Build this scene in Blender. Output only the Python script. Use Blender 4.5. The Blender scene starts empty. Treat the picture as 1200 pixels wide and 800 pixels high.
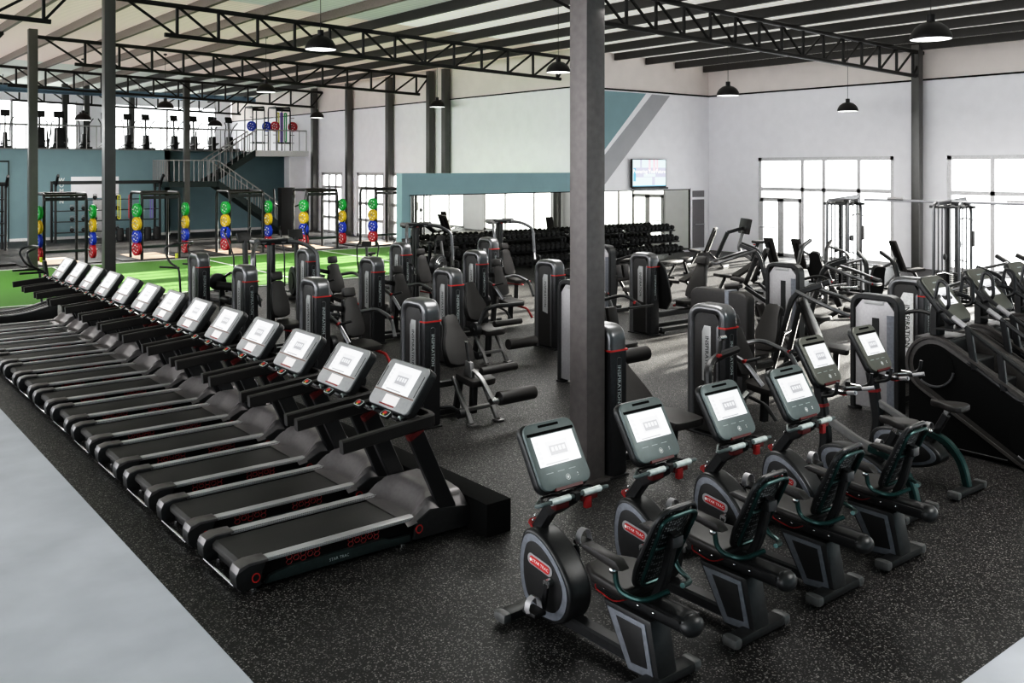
import bpy, bmesh, math, random
from mathutils import Vector as V, Matrix as MX
random.seed(7)
PI=math.pi
sc=bpy.context.scene
col=sc.collection
def R(d): return math.radians(d)
def T(x,y,z): return MX.Translation((x,y,z))
def ROT(rx=0,ry=0,rz=0):
    return MX.Rotation(R(rz),4,'Z')@MX.Rotation(R(ry),4,'Y')@MX.Rotation(R(rx),4,'X')
# ---------------------------------------------------------------- materials
MAT={}
def M(name,c,rough=.5,metal=0,noise=.12,scale=30,bump=0,emit=0,spec=None,coat=0):
    m=bpy.data.materials.new(name); m.use_nodes=True
    nt=m.node_tree; b=nt.nodes['Principled BSDF']
    b.inputs['Roughness'].default_value=rough; b.inputs['Metallic'].default_value=metal
    if spec is not None: b.inputs['Specular IOR Level'].default_value=spec
    if coat: b.inputs['Coat Weight'].default_value=coat; b.inputs['Coat Roughness'].default_value=.2
    tc=nt.nodes.new('ShaderNodeTexCoord'); nz=nt.nodes.new('ShaderNodeTexNoise')
    nz.inputs['Scale'].default_value=scale; nz.inputs['Detail'].default_value=3
    nt.links.new(tc.outputs['Object'],nz.inputs['Vector'])
    rp=nt.nodes.new('ShaderNodeValToRGB')
    rp.color_ramp.elements[0].position=.3; rp.color_ramp.elements[1].position=.7
    rp.color_ramp.elements[0].color=(*[v*(1-noise) for v in c],1)
    rp.color_ramp.elements[1].color=(*[min(1,v*(1+noise)) for v in c],1)
    nt.links.new(nz.outputs['Fac'],rp.inputs['Fac']); nt.links.new(rp.outputs['Color'],b.inputs['Base Color'])
    if bump:
        bp=nt.nodes.new('ShaderNodeBump'); bp.inputs['Strength'].default_value=bump; bp.inputs['Distance'].default_value=.01
        nt.links.new(nz.outputs['Fac'],bp.inputs['Height']); nt.links.new(bp.outputs['Normal'],b.inputs['Normal'])
    if emit:
        nt.links.new(rp.outputs['Color'],b.inputs['Emission Color']); b.inputs['Emission Strength'].default_value=emit
    MAT[name]=m; return m
M('black_paint',(.012,.012,.013),.38,.0,coat=.15)
M('black_plastic',(.016,.0155,.016),.5)
M('vinyl',(.021,.0185,.018),.48,0,.1,60)
M('rubber',(.012,.012,.012),.7)
M('charcoal',(.028,.028,.029),.38,.15)
M('foot_grey',(.13,.13,.13),.42,.3)
M('step_plate',(.07,.07,.07),.5,.3,.4,120)
M('gunmetal',(.17,.17,.175),.3,.75,.05)
M('tower_dark',(.022,.02,.0195),.5)
M('tower_side',(.035,.035,.037),.35,.4)
M('silver_plastic',(.36,.35,.36),.42,.35,.06)
M('label_grey',(.38,.38,.38),.4,.2,.05)
M('letter_dark',(.03,.03,.03),.5)
M('letter_light',(.42,.46,.46),.4)
M('chrome',(.62,.62,.62),.18,1,.04)
M('steel_frame',(.24,.235,.235),.36,.65,.06)
M('console_grey',(.33,.33,.335),.42,.3,.05)
M('console_green',(.13,.155,.155),.42,.25,.05)
M('console_olive',(.14,.14,.122),.42,.25,.05)
M('teal_frame',(.018,.052,.049),.3,.5)
M('grip_white',(.55,.6,.59),.4,.2)
M('red',(.25,.015,.015),.45)
M('red_dark',(.10,.01,.01),.45)
M('red_bright',(.5,.04,.035),.4)
M('brown_line',(.16,.06,.03),.5)
M('white_text',(.8,.8,.8),.5)
M('yellow_tag',(.6,.65,.05),.5)
M('badge_red',(.5,.03,.03),.4)
M('band_grey',(.19,.2,.225),.4,.3)
M('belt',(.036,.034,.033),.6,0,.1,80)
M('hood',(.14,.13,.132),.36,.35,.08)
M('plate_green',(.01,.33,.06),.45); M('plate_yellow',(.6,.4,.02),.45); M('plate_blue',(.01,.05,.42),.45); M('plate_red',(.4,.02,.03),.45)
M('wood_copper',(.42,.19,.1),.5); M('wood_floor',(.66,.5,.39),.5,0,.06,6)
M('column_grey',(.125,.122,.118),.36,.5,.05,4)
M('column_near',(.15,.135,.132),.45,.3,.1,14)
M('purlin_brown',(.2,.165,.145),.55); M('purlin_dark',(.035,.032,.03),.5)
M('truss_paint',(.015,.014,.013),.45,.1)
M('lamp_black',(.02,.018,.018),.42,0,spec=.3)
M('lamp_inner',(.9,.9,.88),.5,emit=1.2)
M('rail_grey',(.36,.35,.345),.45,.3)
M('stair_dark',(.02,.032,.03),.5)
M('side_teal',(.035,.05,.05),.35,.2)
M('climber_grey',(.06,.055,.053),.42,.1)
M('frame_grey',(.6,.59,.6),.45,.2)
M('door_glass_grey',(.2,.19,.2),.3)
M('white_paint',(.84,.83,.865),.6,0,.02,3)
M('wall_beige',(.74,.68,.655),.7,0,.03,2)
M('teal_wall',(.2,.295,.32),.65,0,.03,2)
M('teal_light',(.25,.37,.40),.6,0,.03,2)
M('wall_grey_band',(.40,.40,.42),.6,0,.03,2)
M('slab_white',(.7,.7,.7),.6)
M('matte_black',(.006,.006,.006),.8,0,.1,spec=.15)
M('leaf',(.03,.13,.03),.5); M('pot',(.3,.3,.3),.6)
M('duct_blue',(.2,.28,.36),.4,.5)
M('mezz_floor',(.2,.2,.2),.6)
M('band_red',(.5,.02,.03),.5);M('band_green',(.02,.4,.12),.5);M('band_purple',(.2,.12,.45),.5);M('band_yellow',(.6,.55,.05),.5)
def emis(name,c,s):
    m=M(name,c,.3,noise=.02); b=m.node_tree.nodes['Principled BSDF']
    for l in list(b.inputs['Base Color'].links): m.node_tree.links.remove(l)
    b.inputs['Base Color'].default_value=(.03,.03,.03,1); rp=[n for n in m.node_tree.nodes if n.type=='VALTORGB'][0]
    m.node_tree.links.new(rp.outputs['Color'],b.inputs['Emission Color']); b.inputs['Emission Strength'].default_value=s; return m
emis('screen_white',(.86,.87,.89),.95)
emis('ui_gray',(.36,.36,.38),1); emis('ui_light',(.68,.69,.71),1)
emis('key_white',(.8,.77,.77),.8)
def special():
    # speckled rubber floor
    m=M('rubber_floor',(.02,.019,.0195),.55); nt=m.node_tree; b=nt.nodes['Principled BSDF']
    tc=nt.nodes.new('ShaderNodeTexCoord'); vo=nt.nodes.new('ShaderNodeTexVoronoi'); vo.inputs['Scale'].default_value=120
    nt.links.new(tc.outputs['Object'],vo.inputs['Vector'])
    rp=nt.nodes.new('ShaderNodeValToRGB'); e=rp.color_ramp.elements
    e[0].position=.80; e[0].color=(.0,0,0,1); e[1].position=.97; e[1].color=(1,1,1,1)
    sep=nt.nodes.new('ShaderNodeSeparateColor'); nt.links.new(vo.outputs['Color'],sep.inputs[0]); nt.links.new(sep.outputs[0],rp.inputs['Fac'])
    mx=nt.nodes.new('ShaderNodeMix'); mx.data_type='RGBA'
    nt.links.new(rp.outputs['Color'],mx.inputs['Factor'])
    mx.inputs['A'].default_value=(.0115,.0105,.011,1); mx.inputs['B'].default_value=(.24,.23,.22,1)
    nt.links.new(mx.outputs['Result'],b.inputs['Base Color'])
    bp=nt.nodes.new('ShaderNodeBump'); bp.inputs['Strength'].default_value=.25; bp.inputs['Distance'].default_value=.004
    nt.links.new(sep.outputs[1],bp.inputs['Height']); nt.links.new(bp.outputs['Normal'],b.inputs['Normal'])
    b.inputs['Roughness'].default_value=.5; b.inputs['Specular IOR Level'].default_value=.4
    # concrete
    m=M('concrete',(.46,.475,.52),.6,0,.1,1.6,.05)
    # corrugated roofs; glow added to the sheets brightens ceiling and hall
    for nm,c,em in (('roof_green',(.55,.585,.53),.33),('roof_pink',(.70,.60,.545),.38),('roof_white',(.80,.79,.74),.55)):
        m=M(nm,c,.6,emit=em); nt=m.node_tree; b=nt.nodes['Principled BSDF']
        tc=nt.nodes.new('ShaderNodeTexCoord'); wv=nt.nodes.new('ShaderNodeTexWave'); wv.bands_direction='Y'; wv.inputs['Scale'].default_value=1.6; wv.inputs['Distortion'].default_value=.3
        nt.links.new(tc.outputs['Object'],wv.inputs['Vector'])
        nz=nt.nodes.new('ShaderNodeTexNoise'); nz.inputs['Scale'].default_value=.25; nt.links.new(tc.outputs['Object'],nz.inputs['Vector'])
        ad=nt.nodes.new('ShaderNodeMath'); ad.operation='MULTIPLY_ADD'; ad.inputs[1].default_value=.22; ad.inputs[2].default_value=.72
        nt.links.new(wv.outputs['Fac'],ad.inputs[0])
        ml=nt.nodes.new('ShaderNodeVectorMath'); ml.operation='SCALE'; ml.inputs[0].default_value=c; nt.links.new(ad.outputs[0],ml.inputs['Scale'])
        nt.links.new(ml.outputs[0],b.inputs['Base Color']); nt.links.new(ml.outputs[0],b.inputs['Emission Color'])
    # turf
    m=M('turf',(.07,.19,.025),.85,0,.3,90,.6)
    # thin glass
    m=bpy.data.materials.new('window_glass'); m.use_nodes=True; nt=m.node_tree; nt.nodes.clear()
    o=nt.nodes.new('ShaderNodeOutputMaterial'); t=nt.nodes.new('ShaderNodeBsdfTransparent'); g=nt.nodes.new('ShaderNodeBsdfGlossy'); g.inputs['Roughness'].default_value=.02
    t.inputs['Color'].default_value=(.97,.98,.97,1); x=nt.nodes.new('ShaderNodeMixShader'); x.inputs[0].default_value=.05
    nt.links.new(t.outputs[0],x.inputs[1]); nt.links.new(g.outputs[0],x.inputs[2]); nt.links.new(x.outputs[0],o.inputs[0]); MAT['window_glass']=m
    # mirror
    m=bpy.data.materials.new('mirror_glass'); m.use_nodes=True; nt=m.node_tree; b=nt.nodes['Principled BSDF']
    b.inputs['Base Color'].default_value=(.76,.77,.72,1); b.inputs['Metallic'].default_value=1; b.inputs['Roughness'].default_value=.0; MAT['mirror_glass']=m
    # perforated mesh back; light through its holes is painted as pale dots
    m=M('perforated_lit_dots',(.02,.02,.02),.5); nt=m.node_tree; b=nt.nodes['Principled BSDF']
    tc=nt.nodes.new('ShaderNodeTexCoord'); vo=nt.nodes.new('ShaderNodeTexVoronoi'); vo.inputs['Scale'].default_value=48; vo.inputs['Randomness'].default_value=.25
    nt.links.new(tc.outputs['Object'],vo.inputs['Vector']); rp=nt.nodes.new('ShaderNodeValToRGB'); e=rp.color_ramp.elements
    e[0].position=.3; e[0].color=(.3,.3,.3,1); e[1].position=.42; e[1].color=(.008,.008,.008,1); nt.links.new(vo.outputs['Distance'],rp.inputs['Fac']); nt.links.new(rp.outputs['Color'],b.inputs['Base Color'])
    # ribbed silver side rail
    m=M('ribbed_silver',(.42,.41,.42),.4,.4); nt=m.node_tree; b=nt.nodes['Principled BSDF']
    tc=nt.nodes.new('ShaderNodeTexCoord'); ck=nt.nodes.new('ShaderNodeTexVoronoi'); ck.inputs['Scale'].default_value=70; ck.inputs['Randomness'].default_value=0
    nt.links.new(tc.outputs['Object'],ck.inputs['Vector']); rp=nt.nodes.new('ShaderNodeValToRGB'); e=rp.color_ramp.elements
    e[0].position=.25; e[0].color=(.12,.12,.12,1); e[1].position=.5; e[1].color=(.52,.51,.52,1); nt.links.new(ck.outputs['Distance'],rp.inputs['Fac']); nt.links.new(rp.outputs['Color'],b.inputs['Base Color'])
special()
# ---------------------------------------------------------------- mesh builder
_tc={}
def text_mesh(s,spacing=1.0):
    k=(s,spacing)
    if k in _tc: return _tc[k]
    cu=bpy.data.curves.new('t','FONT'); cu.body=s; cu.size=1; cu.align_x='CENTER'; cu.align_y='CENTER'; cu.space_character=spacing; cu.resolution_u=2; cu.offset=.012
    o=bpy.data.objects.new('t',cu); col.objects.link(o); dg=bpy.context.evaluated_depsgraph_get()
    me=bpy.data.meshes.new_from_object(o.evaluated_get(dg)); bpy.data.objects.remove(o); _tc[k]=me; return me
class MB:
    def __init__(s,M0=None): s.bm=bmesh.new(); s.mats=[]; s.M=M0 or MX.Identity(4)
    def idx(s,m):
        if m not in s.mats: s.mats.append(m)
        return s.mats.index(m)
    def fin(s,vs,M2,m):
        mm=s.M@M2 if M2 is not None else s.M
        fs=set()
        for v in vs:
            v.co=mm@v.co
            for f in v.link_faces: fs.add(f)
        i=s.idx(m)
        for f in fs: f.material_index=i; f.smooth=True
        if mm.determinant()<0: bmesh.ops.reverse_faces(s.bm,faces=list(fs))
        return s
    def bev(s,vs,w,seg=2,ang=40):
        es=set(e for v in vs for e in v.link_edges)
        es=[e for e in es if len(e.link_faces)==2 and e.calc_face_angle(0)>R(ang)]
        r=bmesh.ops.bevel(s.bm,geom=es,offset=w,segments=seg,affect='EDGES',profile=.6,clamp_overlap=True)
        out=set(v for v in vs if v.is_valid)
        for f in r['faces']:
            for v in f.verts: out.add(v)
        return list(out)
    def box(s,c,d,m='black_paint',rot=(0,0,0),bev=0,seg=2):
        vs=bmesh.ops.create_cube(s.bm,size=1)['verts']
        for v in vs: v.co=V((v.co.x*d[0],v.co.y*d[1],v.co.z*d[2]))
        if bev: vs=s.bev(vs,min(bev,min(d)*.45),seg)
        return s.fin(vs,T(*c)@ROT(*rot),m)
    def b2(s,lo,hi,m='black_paint',bev=0,seg=2):
        return s.box([(a+b)/2 for a,b in zip(lo,hi)],[abs(b-a) for a,b in zip(lo,hi)],m,bev=bev,seg=seg)
    def cyl(s,p0,p1,r,m='black_paint',r2=None,n=14,bev=0):
        p0=V(p0);p1=V(p1);d=p1-p0;L=d.length
        vs=bmesh.ops.create_cone(s.bm,cap_ends=True,segments=n,radius1=r,radius2=r if r2 is None else r2,depth=L)['verts']
        if bev: vs=s.bev(vs,bev,2,60)
        return s.fin(vs,T(*((p0+p1)/2))@d.to_track_quat('Z','Y').to_matrix().to_4x4(),m)
    def sph(s,c,r,m='black_paint',n=12):
        vs=bmesh.ops.create_uvsphere(s.bm,u_segments=n,v_segments=max(6,n*2//3),radius=1)['verts']
        r=(r,r,r) if not hasattr(r,'__len__') else r
        for v in vs: v.co=V((v.co.x*r[0],v.co.y*r[1],v.co.z*r[2]))
        return s.fin(vs,T(*c),m)
    def prism(s,pts,a,b,pl='xz',m='black_paint',bev=0,seg=2,M2=None):
        f={'xz':lambda u,v,w:(u,w,v),'yz':lambda u,v,w:(w,u,v),'xy':lambda u,v,w:(u,v,w)}[pl]
        A=[s.bm.verts.new(f(u,v,a)) for u,v in pts]; B=[s.bm.verts.new(f(u,v,b)) for u,v in pts]
        n=len(pts); fs=[s.bm.faces.new(A),s.bm.faces.new(B[::-1])]
        for i in range(n): fs.append(s.bm.faces.new((A[i],B[i],B[(i+1)%n],A[(i+1)%n])))
        bmesh.ops.recalc_face_normals(s.bm,faces=fs)
        vs=A+B
        if bev: vs=s.bev(vs,bev,seg,50)
        return s.fin(vs,M2,m)
    def lathe(s,prof,c,m='black_paint',n=20,M2=None):
        rings=[]
        for r,z in prof: rings.append([s.bm.verts.new((r*math.cos(2*PI*i/n),r*math.sin(2*PI*i/n),z)) for i in range(n)])
        fs=[]
        for a,b in zip(rings,rings[1:]):
            for i in range(n): fs.append(s.bm.faces.new((a[i],a[(i+1)%n],b[(i+1)%n],b[i])))
        if prof[0][0]>1e-4 and prof[0][1]!=prof[-1][1]: pass
        vs=[v for r_ in rings for v in r_]
        return s.fin(vs,(M2 or MX.Identity(4))@T(*c) if M2 is None else T(*c)@M2,m)
    def tube(s,pts,r=.02,m='black_paint',fil=0,n=8,rect=None,nrm=(0,1,0),caps=True,closed=False,fs_=5,rk=None):
        P=[V(p) for p in pts]
        if fil:
            Q=[] ; N=len(P)
            for i,p in enumerate(P):
                if not closed and i in (0,N-1): Q.append(p); continue
                a=P[i-1]; b=P[(i+1)%N]; da=(a-p); db=(b-p); w=min(fil,da.length*.49,db.length*.49)
                pa=p+da.normalized()*w; pb=p+db.normalized()*w
                for k in range(fs_+1):
                    t=k/fs_; Q.append(pa*(1-t)**2+p*2*t*(1-t)+pb*t*t)
            P=Q
        rings=[]; N=len(P); prev=None; nr=V(nrm)
        if rect:
            w,h=rect; k=min(w,h)*.18
            prof=[(-w/2+k,-h/2),(w/2-k,-h/2),(w/2,-h/2+k),(w/2,h/2-k),(w/2-k,h/2),(-w/2+k,h/2),(-w/2,h/2-k),(-w/2,-h/2+k)]
            if rk:
                prof=[]
                for cx,cy,a0 in ((w/2-rk,h/2-rk,0),(-w/2+rk,h/2-rk,90),(-w/2+rk,-h/2+rk,180),(w/2-rk,-h/2+rk,270)):
                    for q in range(5): prof.append((cx+rk*math.cos(R(a0+22.5*q)),cy+rk*math.sin(R(a0+22.5*q))))
        else: prof=[(r*math.cos(2*PI*i/n),r*math.sin(2*PI*i/n)) for i in range(n)]
        for i,p in enumerate(P):
            if closed: t=(P[(i+1)%N]-P[i-1]).normalized()
            elif i==0: t=(P[1]-P[0]).normalized()
            elif i==N-1: t=(P[-1]-P[-2]).normalized()
            else: t=((P[i+1]-p).normalized()+(p-P[i-1]).normalized()).normalized()
            if rect:
                a=(nr-t*nr.dot(t)).normalized()
            else:
                if prev is None:
                    a=V((0,0,1)) if abs(t.z)<.9 else V((1,0,0)); a=(a-t*a.dot(t)).normalized()
                else: a=(prev-t*prev.dot(t)).normalized()
                prev=a
            b=t.cross(a)
            rings.append([s.bm.verts.new(p+a*u+b*v) for u,v in prof])
        k=len(prof); fs=[]
        rr=list(zip(rings,rings[1:]))+([(rings[-1],rings[0])] if closed else [])
        for A,B in rr:
            for i in range(k): fs.append(s.bm.faces.new((A[i],A[(i+1)%k],B[(i+1)%k],B[i])))
        if caps and not closed: fs.append(s.bm.faces.new(rings[0][::-1])); fs.append(s.bm.faces.new(rings[-1]))
        bmesh.ops.recalc_face_normals(s.bm,faces=fs)
        return s.fin([v for r_ in rings for v in r_],None,m)
    def grid(s,f,nu,nv,m='black_paint'):
        G=[[s.bm.verts.new(f(i/nu,j/nv)) for j in range(nv+1)] for i in range(nu+1)]
        fs=[s.bm.faces.new((G[i][j],G[i+1][j],G[i+1][j+1],G[i][j+1])) for i in range(nu) for j in range(nv)]
        return s.fin([v for g in G for v in g],None,m)
    def poly(s,pts,m):
        vs=[s.bm.verts.new(p) for p in pts]; s.bm.faces.new(vs)
        return s.fin(vs,None,m)
    def text(s,st,size,c,X,Y,m='white_text',th=.002,spacing=1.0):
        me=text_mesh(st,spacing); old=set(s.bm.verts); s.bm.from_mesh(me); vs=[v for v in s.bm.verts if v not in old]
        X=V(X);Y=V(Y);Z=X.cross(Y); mm=MX((X,Y,Z)).transposed().to_4x4()
        return s.fin(vs,T(*c)@mm@MX.Scale(size,4),m)
    def build(s,name,parent=None,sharp=38):
        me=bpy.data.meshes.new(name); s.bm.to_mesh(me); s.bm.free()
        for m in s.mats: me.materials.append(MAT[m])
        me.set_sharp_from_angle(angle=R(sharp))
        o=bpy.data.objects.new(name,me); col.objects.link(o); o.parent=parent; return o
def E(name,label,cat,loc=(0,0,0),rz=0,group=None):
    o=bpy.data.objects.new(name,None); o.empty_display_size=.1; col.objects.link(o)
    o.location=loc; o.rotation_euler=(0,0,R(rz)); o['label']=label; o['category']=cat
    if group: o['group']=group
    return o
def tag(o,label,cat,group=None,kind=None):
    o['label']=label; o['category']=cat
    if group: o['group']=group
    if kind: o['kind']=kind
    return o
def struct(mb,name,label=None,parent=None,cat=None):
    o=mb.build(name,parent); o['kind']='structure'
    if label: o['label']=label
    if cat: o['category']=cat
    return o
def dup(root,loc,rz=0,label=None,group=None,scale=None):
    r=root.copy(); col.objects.link(r); r.location=loc; r.rotation_euler=(0,0,R(rz))
    if label: r['label']=label
    if group: r['group']=group
    if scale: r.scale=scale
    for ch in list(root.children):
        c=ch.copy(); col.objects.link(c); c.parent=r
        for g in list(ch.children):
            d=g.copy(); col.objects.link(d); d.parent=c
    return r
class Kind:   # first placement moves the prototype, later ones copy it
    def __init__(s,root): s.root=root; s.used=False
    def put(s,loc,rz,label,group=None,scale=None):
        if not s.used:
            s.used=True; r=s.root; r.location=loc; r.rotation_euler=(0,0,R(rz)); r['label']=label
            if group: r['group']=group
            if scale: r.scale=scale
            return r
        return dup(s.root,loc,rz,label,group,scale)
def ordn(n): return ['first','second','third','fourth','fifth','sixth','seventh','eighth','ninth','tenth','eleventh','twelfth','thirteenth','fourteenth'][n]
# ================================================================ camera, world, light
TH=math.atan2(.7815,.624)
cam=bpy.data.cameras.new('camera'); co=bpy.data.objects.new('camera',cam); col.objects.link(co); sc.camera=co
cam.sensor_width=36; cam.lens=1077/1200*36; cam.shift_y=-203/1200; co.location=(0,0,3.1)
co.rotation_euler=(PI/2,0,TH-PI/2); cam.clip_end=300
w=bpy.data.worlds.new('sky'); sc.world=w; w.use_nodes=True; bg=w.node_tree.nodes['Background']
bg.inputs[0].default_value=(.97,.98,1,1); bg.inputs[1].default_value=3.9
sun=bpy.data.lights.new('sun','SUN'); sun.energy=40; sun.angle=R(1.2); sun.color=(1,.95,.88)
so=bpy.data.objects.new('sun',sun); col.objects.link(so); so.location=(60,15,20)
so.rotation_euler=V((-math.cos(R(11)),-.10,-math.sin(R(11)))).to_track_quat('-Z','Y').to_euler()
sc.view_settings.view_transform='Standard'; sc.view_settings.look='Medium High Contrast' if False else 'None'
sc.view_settings.exposure=0
sc.view_settings.use_curve_mapping=True; cm=sc.view_settings.curve_mapping; cv=cm.curves[3]
for px_,py_ in ((.02,.010),(.1,.1),(.3,.42),(.5,.70),(.7,.90)): cv.points.new(px_,py_)
cm.update()
for i_,(ax,ay,pw) in enumerate(((9,37,420),(2,28,260),(13,27,260),(14,15,260),(21,10,260),(8,8,160),(9,0,260),(17,48,200))):
    al=bpy.data.lights.new('fill_light','AREA'); al.energy=pw; al.size=3; al.color=(1,.985,.96); ao=bpy.data.objects.new('fill_light',al); col.objects.link(ao); ao.location=(ax,ay,4.7)  # unseen area lamps added as fill to brighten the hall
XL,XR,YB,YT,YM,YF=20.8,27.6,22.6,43.5,44.4,52.5
SL=.0237
def rz_(x): return 6.95+SL*(XR-x)       # roof height
# ---- floors
m=MB(); m.b2((2.24,2.64,-.1),(XR,YF+.3,0),'rubber_floor'); struct(m,'floor','black speckled rubber gym floor')
m=MB(); m.b2((-14,-4,-.1),(2.24,YF,0),'concrete'); m.b2((2.24,-4,-.1),(XR+.5,2.64,0),'concrete'); struct(m,'floor_concrete','pale grey polished concrete walkway along the rubber floor')
m=MB(); m.b2((-14,-4.25,0),(XR+.25,-4,7.9),'teal_wall'); struct(m,'wall_near','teal wall behind the camera')
# ---- turf
t=MB(); t.b2((-6,22.93,0),(20.75,31.45,.012),'turf'); turf=t.build('turf_strip'); tag(turf,'bright green artificial turf strip running between the racks and the machines','turf')
for y in (23.0,31.35):
    t=MB(); t.b2((-6,y-.04,.012),(20.7,y+.04,.016),'white_text'); t.build('line_marking',turf)
for k,x in enumerate((2.0,6.7,11.3,15.9)):
    t=MB(); t.b2((x-.035,23.0,.012),(x+.035,31.3,.016),'white_text'); t.build('line_marking',turf)
# ---- walls
m=MB(); BZ=5.82
def wall_x(m,x0,x1,spans,z1,mat,y0,y1):
    # wall in plane x=const from y0..y1 with openings spans=[(ya,yb,zt)]
    c=y0
    for ya,yb,zt in sorted(spans):
        m.b2((x0,c,0),(x1,ya,z1),mat); m.b2((x0,ya,zt),(x1,yb,z1),mat); c=yb
    m.b2((x0,c,0),(x1,y1,z1),mat)
RW=[(15.2,20.35,3.48),(8.3,13.5,3.48),(1.5,6.6,3.48),(-3.6,-.4,3.48)]
wall_x(m,XR,XR+.25,RW,BZ,'white_paint',-4,YB+.2)
m.b2((XR+.02,-4,BZ),(XR+.25,YB+.2,7.2),'wall_beige'); struct(m,'wall_right','tall white wall with big bright windows')
m=MB(); m.b2((XR-.02,-4,BZ-.025),(XR,YB,BZ+.025),'matte_black'); struct(m,'trim_1')
m=MB(); m.b2((XL,YB,0),(XR,YB+.2,BZ),'white_paint'); m.b2((XL,YB+.02,BZ),(XR,YB+.2,7.4),'wall_beige')
wb=struct(m,'wall_back','white wall with painted diagonal stripes and a wall television')
m=MB(); m.b2((XL,YB-.02,BZ-.025),(XR,YB,BZ+.025),'matte_black'); struct(m,'trim_2')
def stripe(pts,mat,lab,d=.006):
    m=MB(); m.prism([(x,z) for x,z in pts],YB-d,YB,'xz',mat); o=m.build('painted_stripe',wb); o['kind']='structure'; o['label']=lab
def bp(px,py):  # point of the back wall plane seen at a photo position
    t=(px-600)/1077; D=YB/(.7815-.624*t); return (D*(.624+.7815*t), 3.1-(py-197)*D/1077)
stripe([bp(668,103.5),bp(757,109.7),bp(702,184),bp(668,205)],'teal_light','pale teal painted triangle')
stripe([bp(764,110.5),bp(785,112.3),bp(703.5,223),bp(690,223),bp(690,205)],'wall_grey_band','grey painted diagonal band')
# left tall white wall, windows toward the far side
m=MB(); LW=[(24.2,26.6,2.9),(27.4,29.6,2.9),(32.2,34.4,2.9),(35.1,37.5,2.9),(38.9,41.0,2.9)]
wall_x(m,XL,XL+.25,LW,BZ,'white_paint',YB+.2,YM+8.1)
m.b2((XL+.02,YB+.2,BZ),(XL+.25,YF,7.4),'wall_beige'); struct(m,'wall_left','tall white wall beyond the racks with narrow windows')
m=MB(); m.b2((XL-.02,YB,BZ-.02),(XL,YF,BZ+.02),'matte_black'); struct(m,'trim_3')
# low mirror wall
m=MB(); m.b2((14.0,YB,0),(XL,YB+.3,2.95),'teal_light'); struct(m,'wall_mirror','low teal partition wall carrying the mirrors')
m=MB(); m.b2((14.28,YB-.03,.08),(26.42,YB-.008,2.3),'mirror_glass'); mir=m.build('wall_mirror_panel'); tag(mir,'long frameless mirror behind the dumbbell racks','mirror')
m=MB(); m.b2((26.42,YB-.04,.05),(26.47,YB-.006,2.32),'matte_black'); m.b2((14.25,YB-.035,2.3),(26.47,YB-.006,2.325),'matte_black'); m.build('mirror_edge',mir)
# teal far wall + mezzanine
MZ=3.96
m=MB(); m.b2((-14,YT,0),(14.3,YT+.25,MZ-.02),'teal_wall'); m.b2((14.05,YT,0),(14.3,YM,MZ-.02),'teal_wall'); m.b2((14.3,YM,0),(XL,YM+.2,MZ-.02),'teal_wall')
struct(m,'wall_far','teal wall under the upper floor')
m=MB(); m.b2((19.9,42.7,0),(XL,43.3,MZ-.2),'white_paint'); struct(m,'wall_pier')
m=MB(); m.b2((-14,YT-.06,MZ-.05),(XL,YF,MZ+.0),'mezz_floor'); m.b2((17.9,42.4,MZ-.28),(XL,YT,MZ),'slab_white'); struct(m,'floor_mezzanine','upper floor slab with pale edge')
m=MB(); m.b2((-14,YT-.03,.0),(14.3,YT,.12),'slab_white'); m.b2((14.3,YM-.03,0),(XL,YM,.12),'slab_white'); struct(m,'baseboard_far')
# mezzanine back wall with window bands
m=MB(); spans=[(-9,-4.5),(-3.6,2.2),(3.1,12.4),(14.3,19.9)]; c=-14
for a,b in spans:
    m.b2((c,YF,MZ),(a,YF+.2,7.7),'white_paint'); m.b2((a,YF,6.65),(b,YF+.2,7.7),'white_paint'); c=b
m.b2((c,YF,MZ),(XL,YF+.2,7.7),'white_paint'); struct(m,'wall_mezzanine','white upper wall with a band of bright windows')
# windows: frame + panes as one structure object with children
wn=[0]
def win_x(x,ya,yb,zt,ys,zs,door=None):
    wn[0]+=1
    m=MB(); fr=.12
    m.b2((x+.02,ya,0),(x+.12,ya+fr,zt),'frame_grey'); m.b2((x+.02,yb-fr,0),(x+.12,yb,zt),'frame_grey'); m.b2((x+.02,ya,zt-fr),(x+.12,yb,zt),'frame_grey'); m.b2((x+.02,ya,0),(x+.12,yb,fr),'frame_grey')
    for y in ys: m.b2((x+.03,y-fr/2,0),(x+.11,y+fr/2,zt),'frame_grey')
    for z in zs: m.b2((x+.03,ya,z-fr/2),(x+.11,yb,z+fr/2),'frame_grey')
    o=struct(m,'window_%d'%wn[0],'bright window with slim grey bars')
    m=MB(); m.b2((x+.06,ya,0),(x+.07,yb,zt),'window_glass'); p=m.build('window_pane',o); p['kind']='structure'
    return o
Yp=lambda px:(lambda t:XR/(.624+.7815*t)*(.7815-.624*t))((px-600)/1077)
win_x(XR,15.2,20.35,3.48,[Yp(939.5),Yp(964.5),Yp(1005.5)],[2.36])
win_x(XR,8.3,13.5,3.48,[Yp(1162.5),10.0],[2.36])
win_x(XR,1.5,6.6,3.48,[5.2,3.4],[2.36]); win_x(XR,-3.6,-.4,3.48,[-2],[2.36])
for i,(a,b,z) in enumerate(LW): win_x(XL,a,b,z,[a+(b-a)/3,a+(b-a)*2/3],[.75,1.5,2.2])
for a,b in spans:
    wn[0]+=1; m=MB()
    n=max(2,int((b-a)/2.6))
    for k in range(n+1):
        x=a+(b-a)*k/n; m.b2((x-.06,YF+.02,MZ),(x+.06,YF+.14,6.65),'frame_grey')
    for z in (MZ+.05,5.35,6.6): m.b2((a,YF+.02,z-.06),(b,YF+.14,z+.06),'white_paint')
    o=struct(m,'window_%d'%wn[0],'bright upper window band'); m=MB(); m.b2((a,YF+.06,MZ),(b,YF+.07,6.65),'window_glass'); p=m.build('window_pane',o); p['kind']='structure'
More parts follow.
